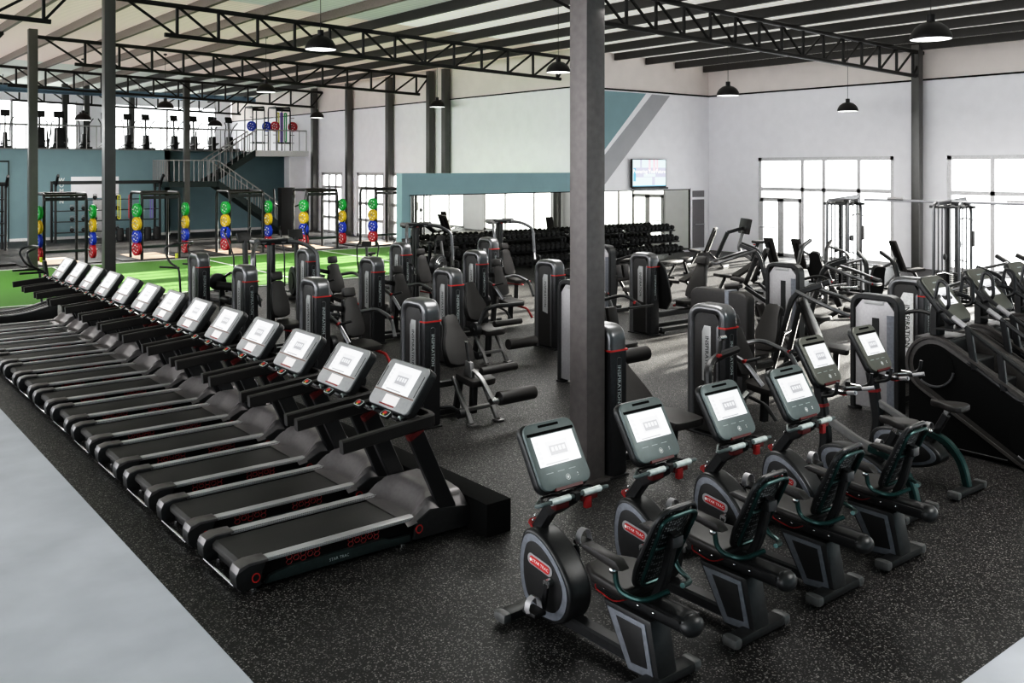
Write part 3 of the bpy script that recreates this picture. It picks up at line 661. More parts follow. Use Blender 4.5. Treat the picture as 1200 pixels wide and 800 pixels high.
m=MB(); m.tube([(.36,0,.42),(.2,0,.72)],rect=(.06,.07),m='black_paint'); m.tube([(.22,0,.68),(.185,0,.78)],rect=(.045,.055),m='chrome'); m.cyl((.3,0,.56),(.3,.1,.56),.012,'chrome'); m.sph((.3,.11,.56),.022,'chrome',10); m.build('seat_post',ub)
m=MB(); m.prism(smooth([(.02,-.12),(.0,0),(.02,.12),(.14,.12),(.24,.045),(.34,.03),(.36,0),(.34,-.03),(.24,-.045),(.14,-.12)],1),.78,.845,'xy','vinyl',bev=.022,seg=3); m.build('saddle',ub)
bike_console(ub,(.97,0,1.25),30,'console_olive',.42,.5)
m=MB(); m.prism([(.9,.96),(.74,1.02),(.72,.98),(.88,.9)],-.12,.12,'xz','black_plastic',bev=.015); m.b2((.7,-.14,.95),(.76,.02,.985),'red',bev=.008); m.build('console_base',ub)
m=MB()
for s in (-1,1):
    m.tube([(.86,s*.08,1.0),(.66,s*.1,1.0),(.5,s*.16,1.04)],.016,'black_paint',fil=.06); m.cyl((.6,s*.12,1.015),(.5,s*.16,1.04),.02,'silver_plastic')
    m.tube([(.84,s*.1,.98),(.78,s*.27,.97),(.62,s*.29,1.02),(.6,s*.29,1.14)],.016,'black_paint',fil=.06)
    m.tube([(.72,s*.04,1.02),(.62,s*.16,1.03),(.74,s*.16,1.03)],.008,'chrome',fil=.03,n=6)
m.build('handlebar',ub)
UK=Kind(ub)
UK.put((7.88,4.12,0),90,'upright bike just right of the recumbent bikes','upright bikes'); UK.put((8.82,4.12,0),90,'upright bike beside the big stair climber, with its saddle in view','upright bikes')
# ================================================================ stair climber (front = +x)
st=E('stair_climber','','stair climber')
def hull(c0,r0,c1,r1,n=10):
    # belt shape round two circles
    d=math.hypot(c1[0]-c0[0],c1[1]-c0[1]); a=math.atan2(c1[1]-c0[1],c1[0]-c0[0]); b=math.acos((r0-r1)/d)
    P=[]
    for k in range(n+1):
        t=a+b+(2*PI-2*b)*k/n; P.append((c0[0]+r0*math.cos(t),c0[1]+r0*math.sin(t)))
    for k in range(n+1):
        t=a-b+(2*b)*k/n; P.append((c1[0]+r1*math.cos(t),c1[1]+r1*math.sin(t)))
    return P
for s in (-1,1):
    m=MB(); a,b=sorted((s*.30,s*.43)); m.prism(hull((.28,.33),.31,(1.32,.92),.31,16),a,b,'xz','climber_grey',bev=.02); m.prism(hull((.28,.33),.25,(1.32,.92),.24,16),*sorted((s*.40,s*.434)),'xz','matte_black',bev=.004)
    m.prism([(.3,.04),(1.62,.04),(1.62,.85),(1.3,1.15)],*sorted((s*.31,s*.415)),'xz','matte_black',bev=.01)
    H_=hull((.28,.33),.31,(1.32,.92),.31,16)
    a,b=sorted((s*.425,s*.45)); 
    top=[p for p in H_]; pts=[(x,s*.437,z) for x,z in H_[:]]
    m.tube(pts,rect=(.02,.035),m='climber_grey',closed=True)
    m.cyl((.28,s*.40,.33),(.28,s*.445,.33),.24,'matte_black',n=28); m.cyl((1.32,s*.40,.92),(1.32,s*.445,.92),.22,'matte_black',n=28)
    for c in ((.28,.33,.245),(1.32,.92,.225)):
        m.tube([(c[0]+c[2]*math.cos(R(q)),s*.447,c[1]+c[2]*math.sin(R(q))) for q in range(190,320,10)],.014,'gunmetal',n=6)
    m.b2((.55,min(s*.41,s*.42),.06),(1.5,max(s*.41,s*.42),.07),'steel_frame')
    m.build('side_housing',st)
for k in range(5):
    m=MB(); x=.28+k*.24; z=.42+k*.19; m.b2((x,-.3,z-.02),(x+.27,.3,z),'step_plate' ,bev=.004); m.b2((x,-.3,z-.19),(x+.02,.3,z-.02),'black_plastic'); m.build('step',st)
m=MB(); m.b2((1.25,-.3,.04),(1.62,.3,1.2),'black_plastic',bev=.03); m.b2((.1,-.3,.02),(1.6,.3,.12),'black_plastic',bev=.02); m.build('base',st)
m=MB(); m.tube([(1.5,0,1.1),(1.5,0,1.5),(1.4,0,1.65)],rect=(.18,.1),m='black_plastic',fil=.1); m.build('console_post',st)
FM=face((1.4,0,1.62),40); m=MB(FM); m.prism(rrect(.52,.62,.09,5),-.07,0,'xy','charcoal',bev=.025,seg=3); m.prism(rrect(.48,.58,.08,5),-.01,.012,'xy','console_olive',bev=.01); m.b2((-.06,.2,.011),(.06,.215,.014),'letter_light'); cn=m.build('console',st)
m=MB(FM@T(0,.02,.012)); ui(m,.3,.22,0); m.build('screen',cn)
for s in (-1,1):
    m=MB(); m.tube([(1.38,s*.2,1.66),(1.34,s*.36,1.62),(1.15,s*.42,1.5),(.35,s*.42,.98),(.22,s*.42,.78),(.4,s*.42,.68),(.95,s*.42,1.02)],.024,'charcoal',fil=.12)
    m.cyl((1.12,s*.42,1.48),(.98,s*.42,1.39),.03,'silver_plastic'); m.build('handrail',st)
    m=MB(); m.tube([(.95,s*.42,1.37),(.88,s*.42,.95)],rect=(.05,.07),m='black_paint'); m.tube([(.62,s*.42,1.15),(.58,s*.42,.78)],rect=(.05,.07),m='black_paint'); m.build('rail_support',st)
    m=MB(); m.tube([(1.34,s*.27,1.5),(1.22,s*.29,1.56),(1.24,s*.29,1.82),(1.34,s*.29,1.86),(1.38,s*.3,1.62)],.02,'black_paint',fil=.06); m.build('grip',st)
m=MB(); 
for s in (-1,1): m.lathe([(.03,0),(.045,0),(.048,.09),(.042,.09),(.04,.01)],(1.3,s*.13,1.3),'rubber',14)
m.b2((1.22,-.2,1.28),(1.42,.2,1.305),'black_plastic',bev=.01); m.build('cup_holder',st)
SK=Kind(st)
SK.put((10.4,3.7,0),90,'big black stair climber beside the upright bikes','stair climbers'); SK.put((11.6,3.75,0),90,'middle stair climber of the three','stair climbers'); SK.put((12.85,3.8,0),90,'stair climber at the right edge of the photo','stair climbers')
# ================================================================ selectorised weight machines (user faces -y, seat at +x of the tower)
def tower(root,back=False):
    if back:   # grey rear panel side turned to the camera
        m=MB(); m.tube([(0,-.3,.02),(0,-.3,1.46),(0,.3,1.46),(0,.3,.02)],rect=(.17,.07),nrm=(1,0,0),m='charcoal',fil=.14); m.build('tower_frame',root)
        m=MB(); m.prism([(-.265,.05),(.265,.05),(.265,1.3),(.17,1.42),(-.17,1.42),(-.265,1.3)],-.065,.065,'yz','silver_plastic',bev=.006)
        m.b2((-.073,-.06,.3),(-.063,.03,1.2),'charcoal'); m.b2((-.075,-.265,.05),(-.063,-.17,1.25),'band_grey'); m.b2((-.077,-.12,1.37),(-.064,.14,1.41),'label_grey',bev=.004); m.build('rear_panel',root)
        for y in (-.3,.3):
            m=MB(); m.cyl((-.02,y,0),(-.02,y,.025),.085,'charcoal'); m.build('foot',root)
        return
    m=MB(); m.tube([(0,-.24,1.26),(0,-.24,1.465),(0,.22,1.465),(0,.22,.02)],rect=(.24,.12),nrm=(1,0,0),m='gunmetal',fil=.18,fs_=8,rk=.055)
    m.prism([(-.2,.05),(-.165,.05),(-.165,1.27),(-.2,1.3)],-.118,.118,'yz','gunmetal',bev=.004); m.build('tower_frame',root)
    m=MB(); m.b2((-.112,-.295,.02),(.112,-.2,1.27),'tower_side',bev=.02); m.build('guard',root)
    m=MB(); m.b2((-.122,-.302,1.262),(.122,-.198,1.28),'red_bright'); m.build('red_band',root)
    m=MB(); m.prism([(-.2,.04),(.2,.04),(.2,1.33),(.12,1.44),(-.12,1.44),(-.2,1.33)],-.095,.095,'yz','tower_dark',bev=.004); pl=m.build('side_panel',root)
    m=MB(); m.prism([(-.08,.6),(.05,.63),(.05,1.2),(.02,1.27),(-.08,1.27)],-.104,-.09,'yz','label_grey',bev=.004); m.text('INSPIRATION',.072,(-.106,-.022,.93),(0,0,-1),(0,-1,0),'letter_dark',spacing=1.05); m.build('name_plate',pl)
    m=MB(); m.tube([(-.032,-.297,.66),(-.032,-.297,1.2),(.032,-.297,1.2),(.032,-.297,.66)],.004,'gunmetal',fil=.03,closed=True,n=5); m.text('INSPIRATION',.062,(0,-.298,.93),(0,0,-1),(1,0,0),'letter_light',spacing=1.05); m.build('name_strip',root)
    m=MB(); m.b2((-.13,-.31,0),(.13,.28,.02),'charcoal',bev=.005); m.build('foot',root)
def backpad(root,c,tilt=22,h=.68,w0=.34,w1=.2,rz=0,head=False):
    M2=T(*c)@ROT(0,0,rz)@ROT(-tilt,0,0)
    m=MB(M2); P=smooth([(-w0*.42,0),(-w0/2,.12),(-w0*.46,.3),(-w1/2,h*.75),(-w1/2,h),(w1/2,h),(w1/2,h*.75),(w0*.46,.3),(w0/2,.12),(w0*.42,0)],1)
    m.prism(P,-.045,.035,'xz','vinyl',bev=.022,seg=2); o=m.build('backrest',root)
    m=MB(M2); m.prism([(x*1.03,z*1.0) for x,z in P],.03,.055,'xz','black_plastic'); m.build('backrest_shell',o)
    if head: m=MB(M2); m.box((0,-.01,h+.08),(.2,.09,.14),'vinyl',bev=.03); m.build('headrest',root)
def seatpad(root,c,w=.38,l=.4,tilt=8):
    m=MB(T(*c)@ROT(tilt,0,0)); m.prism(smooth([(-w/2,-l*.4),(-w*.35,-l/2),(w*.35,-l/2),(w/2,-l*.4),(w*.45,l/2),(-w*.45,l/2)],1),-.045,.035,'xy','vinyl',bev=.02); m.build('seat',root)
    m=MB(); m.tube([(c[0],c[1],c[2]-.04),(c[0],c[1]+.02,.08)],rect=(.08,.09),m='charcoal'); m.build('seat_post',root)
def redmark(m,p): m.cyl((p[0]-.03,p[1],p[2]),(p[0]+.02,p[1],p[2]),.022,'red',n=10)
def base(root,x=.68,y0=-.75,y1=.35):
    m=MB(); m.tube([(.1,0,.06),(x,0,.06)],rect=(.1,.08),m='charcoal'); m.tube([(x,y0,.05),(x,y1,.05)],rect=(.09,.08),m='charcoal'); m.tube([(x-.3,y1,.04),(x+.3,y1,.04)],rect=(.07,.07),m='charcoal'); m.build('base_frame',root)
def roller(m,a,b,r=.065): m.cyl(a,b,r,'vinyl',n=16,bev=.015); d=(V(b)-V(a)).normalized(); m.cyl(V(b),V(b)+d*.012,r*.5,'charcoal',n=12)
def mk_curl(round_arm=False):
    r=E('leg_curl_machine','','weight machine'); tower(r); backpad(r,(.62,-.02,.62),26,.66,.42,.2); seatpad(r,(.62,-.28,.52),.4,.46)
    for x in (.42,.82):
        m=MB(); m.tube([(x,-.12,.52),(x,-.5,.02)],rect=(.05,.06),m='steel_frame'); m.box((x,-.52,.012),(.1,.12,.02),'steel_frame',bev=.004); m.build('leg',r)
    m=MB(); m.tube([(.42,-.38,.17),(.82,-.38,.17)],rect=(.05,.05),m='steel_frame'); m.tube([(.1,.05,.42),(.85,-.0,.42)],rect=(.07,.08),m='charcoal'); m.tube([(.62,.1,.05),(.62,.0,.5)],rect=(.07,.08),m='charcoal'); m.tube([(.1,.1,.05),(.62,.1,.05)],rect=(.08,.07),m='charcoal'); m.build('base_frame',r)
    m=MB()
    if round_arm:
        m.cyl((.3,-.3,.55),(.4,-.3,.55),.11,'charcoal',n=24,bev=.02); m.cyl((.28,-.3,.55),(.3,-.3,.55),.04,'chrome'); m.tube([(.38,-.3,.55),(.5,-.34,.85),(.62,-.42,.9),(1.15,-.5,.9)],.035,'charcoal',fil=.12)
    else:
        m.prism([(-.4,.48),(-.28,.46),(-.22,.6),(-.26,.74),(-.36,.72)],.5,.56,'yz','steel_frame',bev=.015); m.tube([(.53,-.28,.66),(.56,-.5,.58),(.62,-.68,.3)],rect=(.03,.05),m='steel_frame',fil=.12); m.cyl((.53,-.3,.72),(.53,-.24,.95),.018,'black_paint'); m.cyl((.53,-.24,.95),(.53,-.24,.965),.021,'chrome')
        m.cyl((.58,-.68,.3),(.72,-.68,.3),.04,'chrome')
    m.build('lever_arm',r)
    m=MB(); roller(m,(.7,-.68,.32),(1.25,-.68,.32),.085); m.build('roller_pad',r)
    m=MB(); roller(m,(.6,-.45,.62),(1.15,-.45,.62),.05); m.build('roller_pad',r)
    m=MB(); m.tube([(.1,-.2,.2),(.2,-.4,.25),(.32,-.42,.15)],.02,'black_paint',fil=.06); m.cyl((.28,-.42,.15),(.36,-.42,.15),.06,'charcoal'); m.build('cable_pulley',r)
    return r
def mk_press():
    r=E('chest_press_machine','','weight machine'); tower(r); base(r,.7,-.85,.4)
    m=MB(); 
    for y in (.3,.42): m.tube([(.62,y,.05),(.62,y,1.8)],rect=(.1,.07),m='charcoal')
    m.cyl((.62,.2,1.2),(.62,.5,1.2),.02,'chrome'); m.build('upright',r)
    m=MB(); m.tube([(.3,.36,1.83),(1.0,.3,1.83)],rect=(.1,.07),m='charcoal'); 
    for x in (.32,.45,.8,.93): m.cyl((x,.25,1.86),(x,.45,1.86),.05,'steel_frame')
    m.box((.62,.3,1.87),(.5,.14,.05),'charcoal',bev=.01); redmark(m,(.62,.28,1.8)); m.build('linkage',r)
    for s in (-1,1):
        x=.65; m=MB(); m.tube([(x+s*.25,.3,1.84),(x+s*.42,.1,1.82),(x+s*.58,-.15,1.68),(x+s*.58,-.2,1.1),(x+s*.5,-.32,.95)],.035,'gunmetal',fil=.12); redmark(m,(x+s*.58,-.2,1.12)); m.tube([(x+s*.58,-.22,1.08),(x+s*.58,-.42,1.05),(x+s*.56,-.42,.88)],.018,'black_paint',fil=.05); m.cyl((x+s*.56,-.42,.88),(x+s*.56,-.42,.865),.022,'chrome'); m.build('press_arm',r)
    backpad(r,(.65,0,.6),18,.62,.32,.22,head=True); seatpad(r,(.65,-.25,.52),.4,.42,5)
    m=MB(); m.tube([(.45,-.1,.45),(.65,-.5,.42),(.85,-.1,.45)],rect=(.02,.04),m='red',nrm=(0,0,1),fil=.08); m.build('seat_lever',r); return r
def mk_row(head=True):
    r=E('seated_press_machine','','weight machine'); tower(r); base(r,.68,-.8,.45)
    backpad(r,(.68,0,.58),20,.6,.34,.22,head=head); seatpad(r,(.68,-.26,.5),.42,.44,6)
    m=MB(); m.tube([(.68,.3,.05),(.68,.22,.95)],rect=(.08,.1),m='charcoal'); m.tube([(.1,.15,1.1),(.68,.22,.95)],rect=(.06,.08),m='charcoal'); m.build('upright',r)
    for s in (-1,1):
        m=MB(); m.tube([(.68+s*.18,.25,.9),(.68+s*.42,.1,.95),(.68+s*.44,-.3,.85),(.68+s*.38,-.5,.6)],.03,'gunmetal',fil=.12); redmark(m,(.68+s*.44,-.3,.86)); m.tube([(.68+s*.44,-.3,.85),(.68+s*.3,-.42,.9)],.02,'black_paint'); m.build('press_arm',r)
        m=MB(); m.tube([(.68+s*.2,-.1,.4),(.68+s*.26,-.45,.36),(.68+s*.26,-.6,.2)],.022,'red' if s>0 else 'black_paint',fil=.06); m.build('foot_bar',r)
    m=MB(); m.cyl((.28,.1,.5),(.38,.1,.5),.14,'charcoal',n=22,bev=.02); m.build('cam_wheel',r); return r
def mk_legext():
    r=E('leg_extension_machine','','weight machine'); tower(r); base(r,.75,-.7,.4)
    backpad(r,(.62,-.05,.5),45,.75,.44,.28); seatpad(r,(.7,-.4,.5),.46,.5,4)
    m=MB(); m.cyl((1.0,-.55,.6),(1.12,-.55,.6),.13,'charcoal',n=24,bev=.02); m.cyl((1.12,-.55,.6),(1.15,-.55,.6),.04,'chrome'); m.tube([(1.1,-.55,.45),(1.13,-.5,.98),(1.3,-.45,1.05),(1.75,-.4,1.08)],.045,'charcoal',fil=.16); m.sph((1.135,-.53,.72),.012,'yellow_tag',6); m.build('lever_arm',r)
    m=MB(); roller(m,(.7,.45,.98),(1.2,.45,.98),.085); m.build('roller_pad',r)
    m=MB(); m.tube([(1.1,-.55,.5),(1.3,-.75,.3),(1.6,-.6,.6)],rect=(.06,.06),m='black_paint'); m.cyl((1.54,-.62,.6),(1.66,-.6,.64),.04,'chrome'); m.build('shin_arm',r)
    m=MB(); m.tube([(1.3,-.5,1.05),(1.42,-.45,1.25)],.02,'black_paint'); m.cyl((1.38,-.45,1.25),(1.48,-.45,1.25),.03,'chrome'); redmark(m,(1.32,-.5,1.08)); m.build('start_lever',r); return r
def mk_legpress():
    r=E('seated_leg_press','','weight machine'); tower(r)
    m=MB()
    for y in (-.35,.05): m.tube([(.1,y,.1),(1.75,y,.1)],rect=(.06,.08),m='charcoal')
    m.tube([(.1,-.15,.35),(1.7,-.15,.35)],rect=(.1,.1),m='charcoal'); m.tube([(1.7,-.5,.05),(1.7,.3,.05)],rect=(.08,.08),m='charcoal'); m.tube([(.14,.2,.05),(.14,-.7,.05)],rect=(.08,.08),m='charcoal'); m.build('base_frame',r)
    m=MB(); m.prism([(.25,-.3),(.25,.22),(.3,.3),(.4,.3)],0,.05,'xy','charcoal'); m.M=T(.3,-.15,.45)@ROT(0,-12,0); m.prism(smooth([(-.3,.0),(.3,0),(.28,.75),(.15,.95),(-.15,.95),(-.28,.75)],1),0,.05,'yz','charcoal',bev=.01); m.build('foot_plate',r)
    M2=T(1.25,-.15,.55)@ROT(0,22,0)
    m=MB(M2); m.prism(smooth([(-.2,0),(-.22,.15),(-.2,.35),(-.12,.6),(-.11,.85),(.11,.85),(.12,.6),(.2,.35),(.22,.15),(.2,0)],1),-.04,.06,'yz','vinyl',bev=.025); m.box((-.02,0,.78),(.14,.24,.16),'vinyl',bev=.03); m.build('backrest',r)
    m=MB(); m.prism(smooth([(.85,-.35),(1.28,-.35),(1.28,.05),(.85,.05)],1),.48,.56,'xy','vinyl',bev=.025); m.build('seat',r)
    m=MB(); 
    for s in (-1,1): m.cyl((1.05,-.15+s*.26,.42),(1.35,-.15+s*.26,.44),.018,'chrome'); redmark(m,(1.0,-.15+s*.26,.42))
    m.tube([(.9,-.15,.46),(1.35,-.15,.46)],rect=(.3,.05),m='charcoal'); m.build('carriage',r); return r
def mk_abs():
    r=E('hip_machine','','weight machine'); tower(r); base(r,.6,-.5,.4)
    m=MB(); m.tube([(.45,0,.05),(.45,0,1.0)],rect=(.1,.1),m='charcoal'); m.tube([(.45,0,1.0),(.5,-.3,1.15),(.7,-.45,1.1)],.025,'chrome',fil=.1); redmark(m,(.5,-.2,1.1)); m.build('upright',r)
    for k,z in enumerate((.25,.45,.62,.9)):
        m=MB(); 
        if k<3: roller(m,(.45,-.06,z),(.45,-.42,z),.07)
        else: roller(m,(.3,-.1,z),(.62,-.3,z-.05),.08)
        m.build('roller_pad',r)
    m=MB(); m.cyl((.36,.05,.95),(.36,-.05,.95),.16,'charcoal',n=24,bev=.02); m.build('cam_wheel',r); return r
def mk_back(kind=0):
    r=E('cable_row_machine','','weight machine'); tower(r,True); base(r,.75,-.5,.5)
    seatpad(r,(.8,-.1,.5),.4,.4,0); m=MB(); m.tube([(.75,.4,.05),(.75,.3,1.1)],rect=(.07,.09),m='charcoal'); m.build('upright',r)
    for s in (-1,1):
        m=MB(); m.box((.8+s*.12,.22,.85),(.2,.09,.3),'vinyl',rot=(-12,0,0),bev=.03); m.build('chest_pad',r)
    m=MB(); m.tube([(.75,.3,1.1),(.78,-.2,1.25),(.8,-.5,1.1)],.025,'charcoal',fil=.15); redmark(m,(.79,-.4,1.15)); m.tube([(.55,-.5,1.1),(1.05,-.5,1.1)],.02,'black_paint'); m.build('pull_bar',r); return r
g='weight machines with rounded towers'
curl=mk_curl(); r=curl; r.location=(6.1,9.45,0); r['label']='leg curl machine with reclined pad and long roller, behind the nearest treadmills'; r['group']=g
def place(o,x,y,l): o.location=(x,y,0); o['label']=l; o['group']=g; return o
place(mk_curl(True),8.3,12.05,'leg curl machine with a round cam and curved arm, behind the nearest leg curl')
place(mk_abs(),6.15,17.1,'hip machine at the turf edge, its tower leftmost of all')
press=place(mk_press(),5.97,14.5,'press machine with a tall yoke of arms, just left of centre near the treadmills')
row=place(mk_row(),6.07,12.2,'seated machine with its tower right behind the third treadmill console')
K_row=Kind(row); K_row.used=True
K_row.put((8.2,16.8,0),0,'seated machine whose slim tower shows between the press arms, by the turf',g)
K_row.put((8.28,14.4,0),0,'seated machine with a tower standing before the right end of the turf',g)
K_row.put((10.5,14.3,0),0,'seated machine in the middle column of towers, in front of the mirror end',g)
K_row.put((10.44,12.05,0),0,'seated machine whose tower stands just left of the foreground column',g)
K_press=Kind(press); K_press.used=True
K_press.put((10.36,16.8,0),0,'press machine with yoke arms in front of the left end of the mirror',g)
K_press.put((12.7,16.8,0),0,'press machine with silver arms standing in front of the dumbbell racks',g)
place(mk_legpress(),12.7,11.95,'seated leg press with a tall black backrest right of the foreground column')
place(mk_legext(),6.6,6.84,'leg extension machine half hidden directly behind the foreground column')
K_row.put((8.53,6.95,0),0,'seated machine with its tower directly behind the third recumbent bike console',g)
q=K_row.put((12.85,6.85,0),0,'seated machine with a bright name plate behind the first stair climber',g)
for c in [c for c in q.children if c.name.startswith('side_panel')]:
    for g_ in list(c.children): bpy.data.objects.remove(g_)
m=MB(); m.prism([(-.13,.3),(.06,.34),(.06,1.22),(.02,1.3),(-.13,1.3)],-.112,-.09,'yz','slab_white',bev=.004); m.text('INSPIRATION',.1,(-.1135,-.04,.82),(0,0,-1),(0,-1,0),'letter_dark',spacing=1.05); m.build('name_plate',q)
bk_=place(mk_back(),8.95,9.72,'cable row with a pale panel peeking out left of the foreground column'); K_back=Kind(bk_); K_back.used=True
K_back.put((13.35,9.3,0),0,'cable row whose pale slotted back panel faces the camera, centre right',g)
K_back.put((10.95,6.25,0),0,'cable row with grey slotted panel behind the upright bikes',g)
K_back.put((13.57,13.95,0),0,'cable row with a narrow pale panel visible just right of the foreground column',g)
# big shroud
r=E('leg_press_shroud','big dark rounded machine housing with a grey vertical stripe','weight machine',(10.05,8.0,0))
m=MB(); m.prism(rrect(.98,1.0,.13,5,.95),-.09,.09,'yz','tower_dark',bev=.035,seg=3); m.b2((-.08,-.4,.02),(.08,.4,.5),'black_plastic',bev=.02); m.build('housing',r)
m=MB(); m.tube([(0,-.15,.5),(0,-.15,1.455)],rect=(.19,.09),nrm=(1,0,0),m='band_grey'); m.build('stripe',r)
m=MB(); m.tube([(.1,0,.3),(1.1,0,.3)],rect=(.1,.1),m='charcoal'); m.tube([(1.05,-.35,.05),(1.05,.35,.05)],rect=(.08,.08),m='charcoal'); m.tube([(1.05,0,.05),(1.05,0,.3)],rect=(.08,.08),m='charcoal'); m.build('base_frame',r)
seatpad(r,(.7,0,.48),.38,.38,0); backpad(r,(.9,0,.5),25,.7,.4,.26,rz=-90)
# ================================================================ power racks with coloured plates
pk=E('power_rack','','rack')
for x in (-.62,.62):
    for y in (0,1.25):
        m=MB(); m.tube([(x,y,0),(x,y,2.05)],rect=(.085,.085),m='black_paint')
        if y>0:
            for k in range(22): m.b2((x-.036,y-.038,.5+k*.07),(x+.036,y-.034,.53+k*.07),'silver_plastic')
        m.build('upright',pk)
    m=MB(); m.tube([(x,0,2.0),(x,.06,2.24),(x,1.2,2.24),(x,1.25,2.0)],.045,'black_paint',fil=.14); m.build('side_rail',pk)
    m=MB(); m.tube([(x,0,.42),(x,1.25,.42)],rect=(.05,.07),m='black_paint'); m.build('safety_bar',pk)
for y,z in ((.05,2.2),(1.2,2.24)):
    m=MB(); m.tube([(-.62,y,z),(.62,y,z)],.042,'black_paint'); m.build('pull_up_bar',pk)
m=MB(); m.tube([(-.6,.02,2.08),(.6,.02,2.08)],rect=(.04,.11),m='black_paint'); m.build('cross_beam',pk)
m=MB(); m.tube([(-.6,0,.42),(.6,0,.42)],rect=(.05,.08),m='stair_dark'); m.build('front_beam',pk)
for x in (-.62,.62):
    m=MB(); m.tube([(x,.0,.04),(x,1.25,.04)],rect=(.07,.06),m='wood_copper'); m.build('floor_rail',pk)
for x in (-.62,.62):
    for z in (1.70,1.25,.82,.42):
        m=MB(); m.cyl((x,0,z),(x+(.34 if x>0 else -.34),-.06,z),.02,'chrome',n=10); m.build('plate_peg',pk)
PK=Kind(pk)
pl=bpy.data.objects.new('x',None)
def plate_proto(mat,name='bumper_plate',r=.225):
    m=MB()
    for k in range(2):
        o=k*.06; m.lathe([(.03,o-.025),(.09,o-.025),(.10,o-.015),(r*.82,o-.015),(r*.88,o-.027),(r,o-.022),(r,o+.022),(r*.88,o+.027),(r*.82,o+.015),(.1,o+.015),(.09,o+.025),(.03,o+.025)],(0,0,0),mat,24,ROT(0,90,0))
        for q in range(6):
            a=PI/3*q+.3; m.box((o-.02,r*.72*math.cos(a)*.75,r*.72*math.sin(a)*.75),(.012,.06,.03),'white_text',rot=(math.degrees(a)+90,0,0))
    m.cyl((-.028,0,0),(.088,0,0),.035,'silver_plastic'); o=m.build(name); return o
protos=[(plate_proto('plate_green'),'green',1.70),(plate_proto('plate_yellow'),'yellow',1.25),(plate_proto('plate_blue'),'blue',.82),(plate_proto('plate_red'),'red',.42)]
usedp=set()
rackn=['first power rack from the left','second power rack from the left','third power rack from the left','fourth power rack from the left','rightmost power rack, cut off by the teal partition']
for k,x in enumerate((7.15,10.13,13.15,16.15,19.1)):
    PK.put((x,31.75,.036),0,rackn[k],'power racks')
    for s,sn in ((-1,'left'),(1,'right')):
        if k==4 and s==1: continue
        for o,cn,z in protos:
            if o in usedp:
                q=o.copy(); col.objects.link(q)
            else: q=o; usedp.add(o)
            q.location=(x+s*.80-.03,31.72-.03,z); q.rotation_euler=(0,0,R(14 if s<0 else 3)); tag(q,'%s bumper plate on the %s post of the %s'%(cn,sn,rackn[k].split(',')[0]),'weight plate','coloured bumper plates on the racks')
bpy.data.objects.remove(pl)
# lifting platforms
pf=MB(); pf.b2((-1.2,-1.2,0),(1.2,1.3,.03),'black_plastic',bev=.005); pf.b2((-.62,-1.15,.03),(.62,1.25,.036),'wood_floor'); pf=pf.build('lifting_platform'); 
for k,x in enumerate((7.15,10.13,13.15,16.15,19.1)):
    q=pf if k==0 else pf.copy(); 
    if k: col.objects.link(q)
    q.location=(x,33.1,0); q.scale=(1,.95,1); tag(q,'pale wooden lifting platform in the %s'%rackn[k].split(',')[0],'platform','wooden lifting platforms')
m=MB(); m.b2((-1,-.6,0),(1,.6,.08),'black_plastic',bev=.02); o=m.build('lifting_platform'); o.location=(4.9,33.2,0); tag(o,'low black step platform on the floor left of the first power rack','platform')
# ================================================================ storage rigs before the teal wall
def rig(x0,x1,y,label,zs,bars=True,arm=True):
    r=E('storage_rig',label,'rack',(0,y,0))
    for x in (x0,x1):
        for yy in (0,.7):
            m=MB(); m.tube([(x,yy,0),(x,yy,2.55)],rect=(.09,.09),m='black_paint'); m.build('upright',r)
    m=MB(); m.tube([(x0-.1,0,2.5),(x1+.1,0,2.5)],rect=(.1,.14),m='black_paint'); m.build('top_beam',r)
    for x in (x0,x1):
        m=MB(); m.tube([(x,-.1,2.4),(x,-.35,2.72),(x,-.5,2.8)],rect=(.12,.08),m='black_paint'); m.build('pull_up_arm',r)
    for z in zs: m=MB(); m.b2((x0,.1,z),(x1,.55,z+.03),'black_paint'); m.build('shelf',r)
    return r
rig(2.2,6.7,39.0,'black storage rig at the far left, partly behind the leftmost column',(.55,1.0,1.45,1.9))
rig(8.9,13.1,41.2,'black storage rig with kettlebell shelves against the teal wall',(.4,.85,1.3,1.75))
m=MB(); m.sph((0,0,.08),(.09,.09,.085),'rubber',12); m.tube([(-.06,0,.13),(-.07,0,.22),(.07,0,.22),(.06,0,.13)],.014,'steel_frame',fil=.05); kb=m.build('kettlebell'); first=True
for zi,z in enumerate((.43,.88,1.33,1.78)):
    for k in range(5):
        q=kb if first else kb.copy()
        if not first: col.objects.link(q)
        first=False; q.location=(9.6+k*.45,41.5,z); tag(q,'kettlebell on the %s shelf of the rig against the teal wall'%['lowest','second','third','top'][zi],'kettlebell','kettlebells, %s shelf'%['lowest','second','third','top'][zi])
m=MB(); m.sph((-.1,0,.09),(.09,.1,.09),'rubber',10); m.sph((.12,0,.09),(.09,.1,.09),'rubber',10); m.cyl((-.1,0,.09),(.12,0,.09),.02,'steel_frame'); kb2=m.build('dumbbell'); first=True
for zi,z in enumerate((.58,1.03,1.48,1.93)):
    for k in range(8):
        q=kb2 if first else kb2.copy()
        if not first: col.objects.link(q)
        first=False; q.location=(2.7+k*.5,39.3,z); tag(q,'dumbbell on the %s shelf of the far left rig'%['lowest','second','third','top'][zi],'dumbbell','far left dumbbells, %s shelf'%['lowest','second','third','top'][zi])
for x,c in ((11.35,'yellow'),(11.8,'red'),(12.25,'green'),(12.7,'purple')):
    m=MB(); m.tube([(x-.05,0,1.95),(x-.05,0,.95),(x+.05,0,.95),(x+.05,0,1.95)],rect=(.01,.025),m='band_'+c,closed=True,fil=.04); o=m.build('resistance_band'); o.location=(0,41.05,0); tag(o,'%s resistance band hanging on the rig against the teal wall'%c,'exercise band')
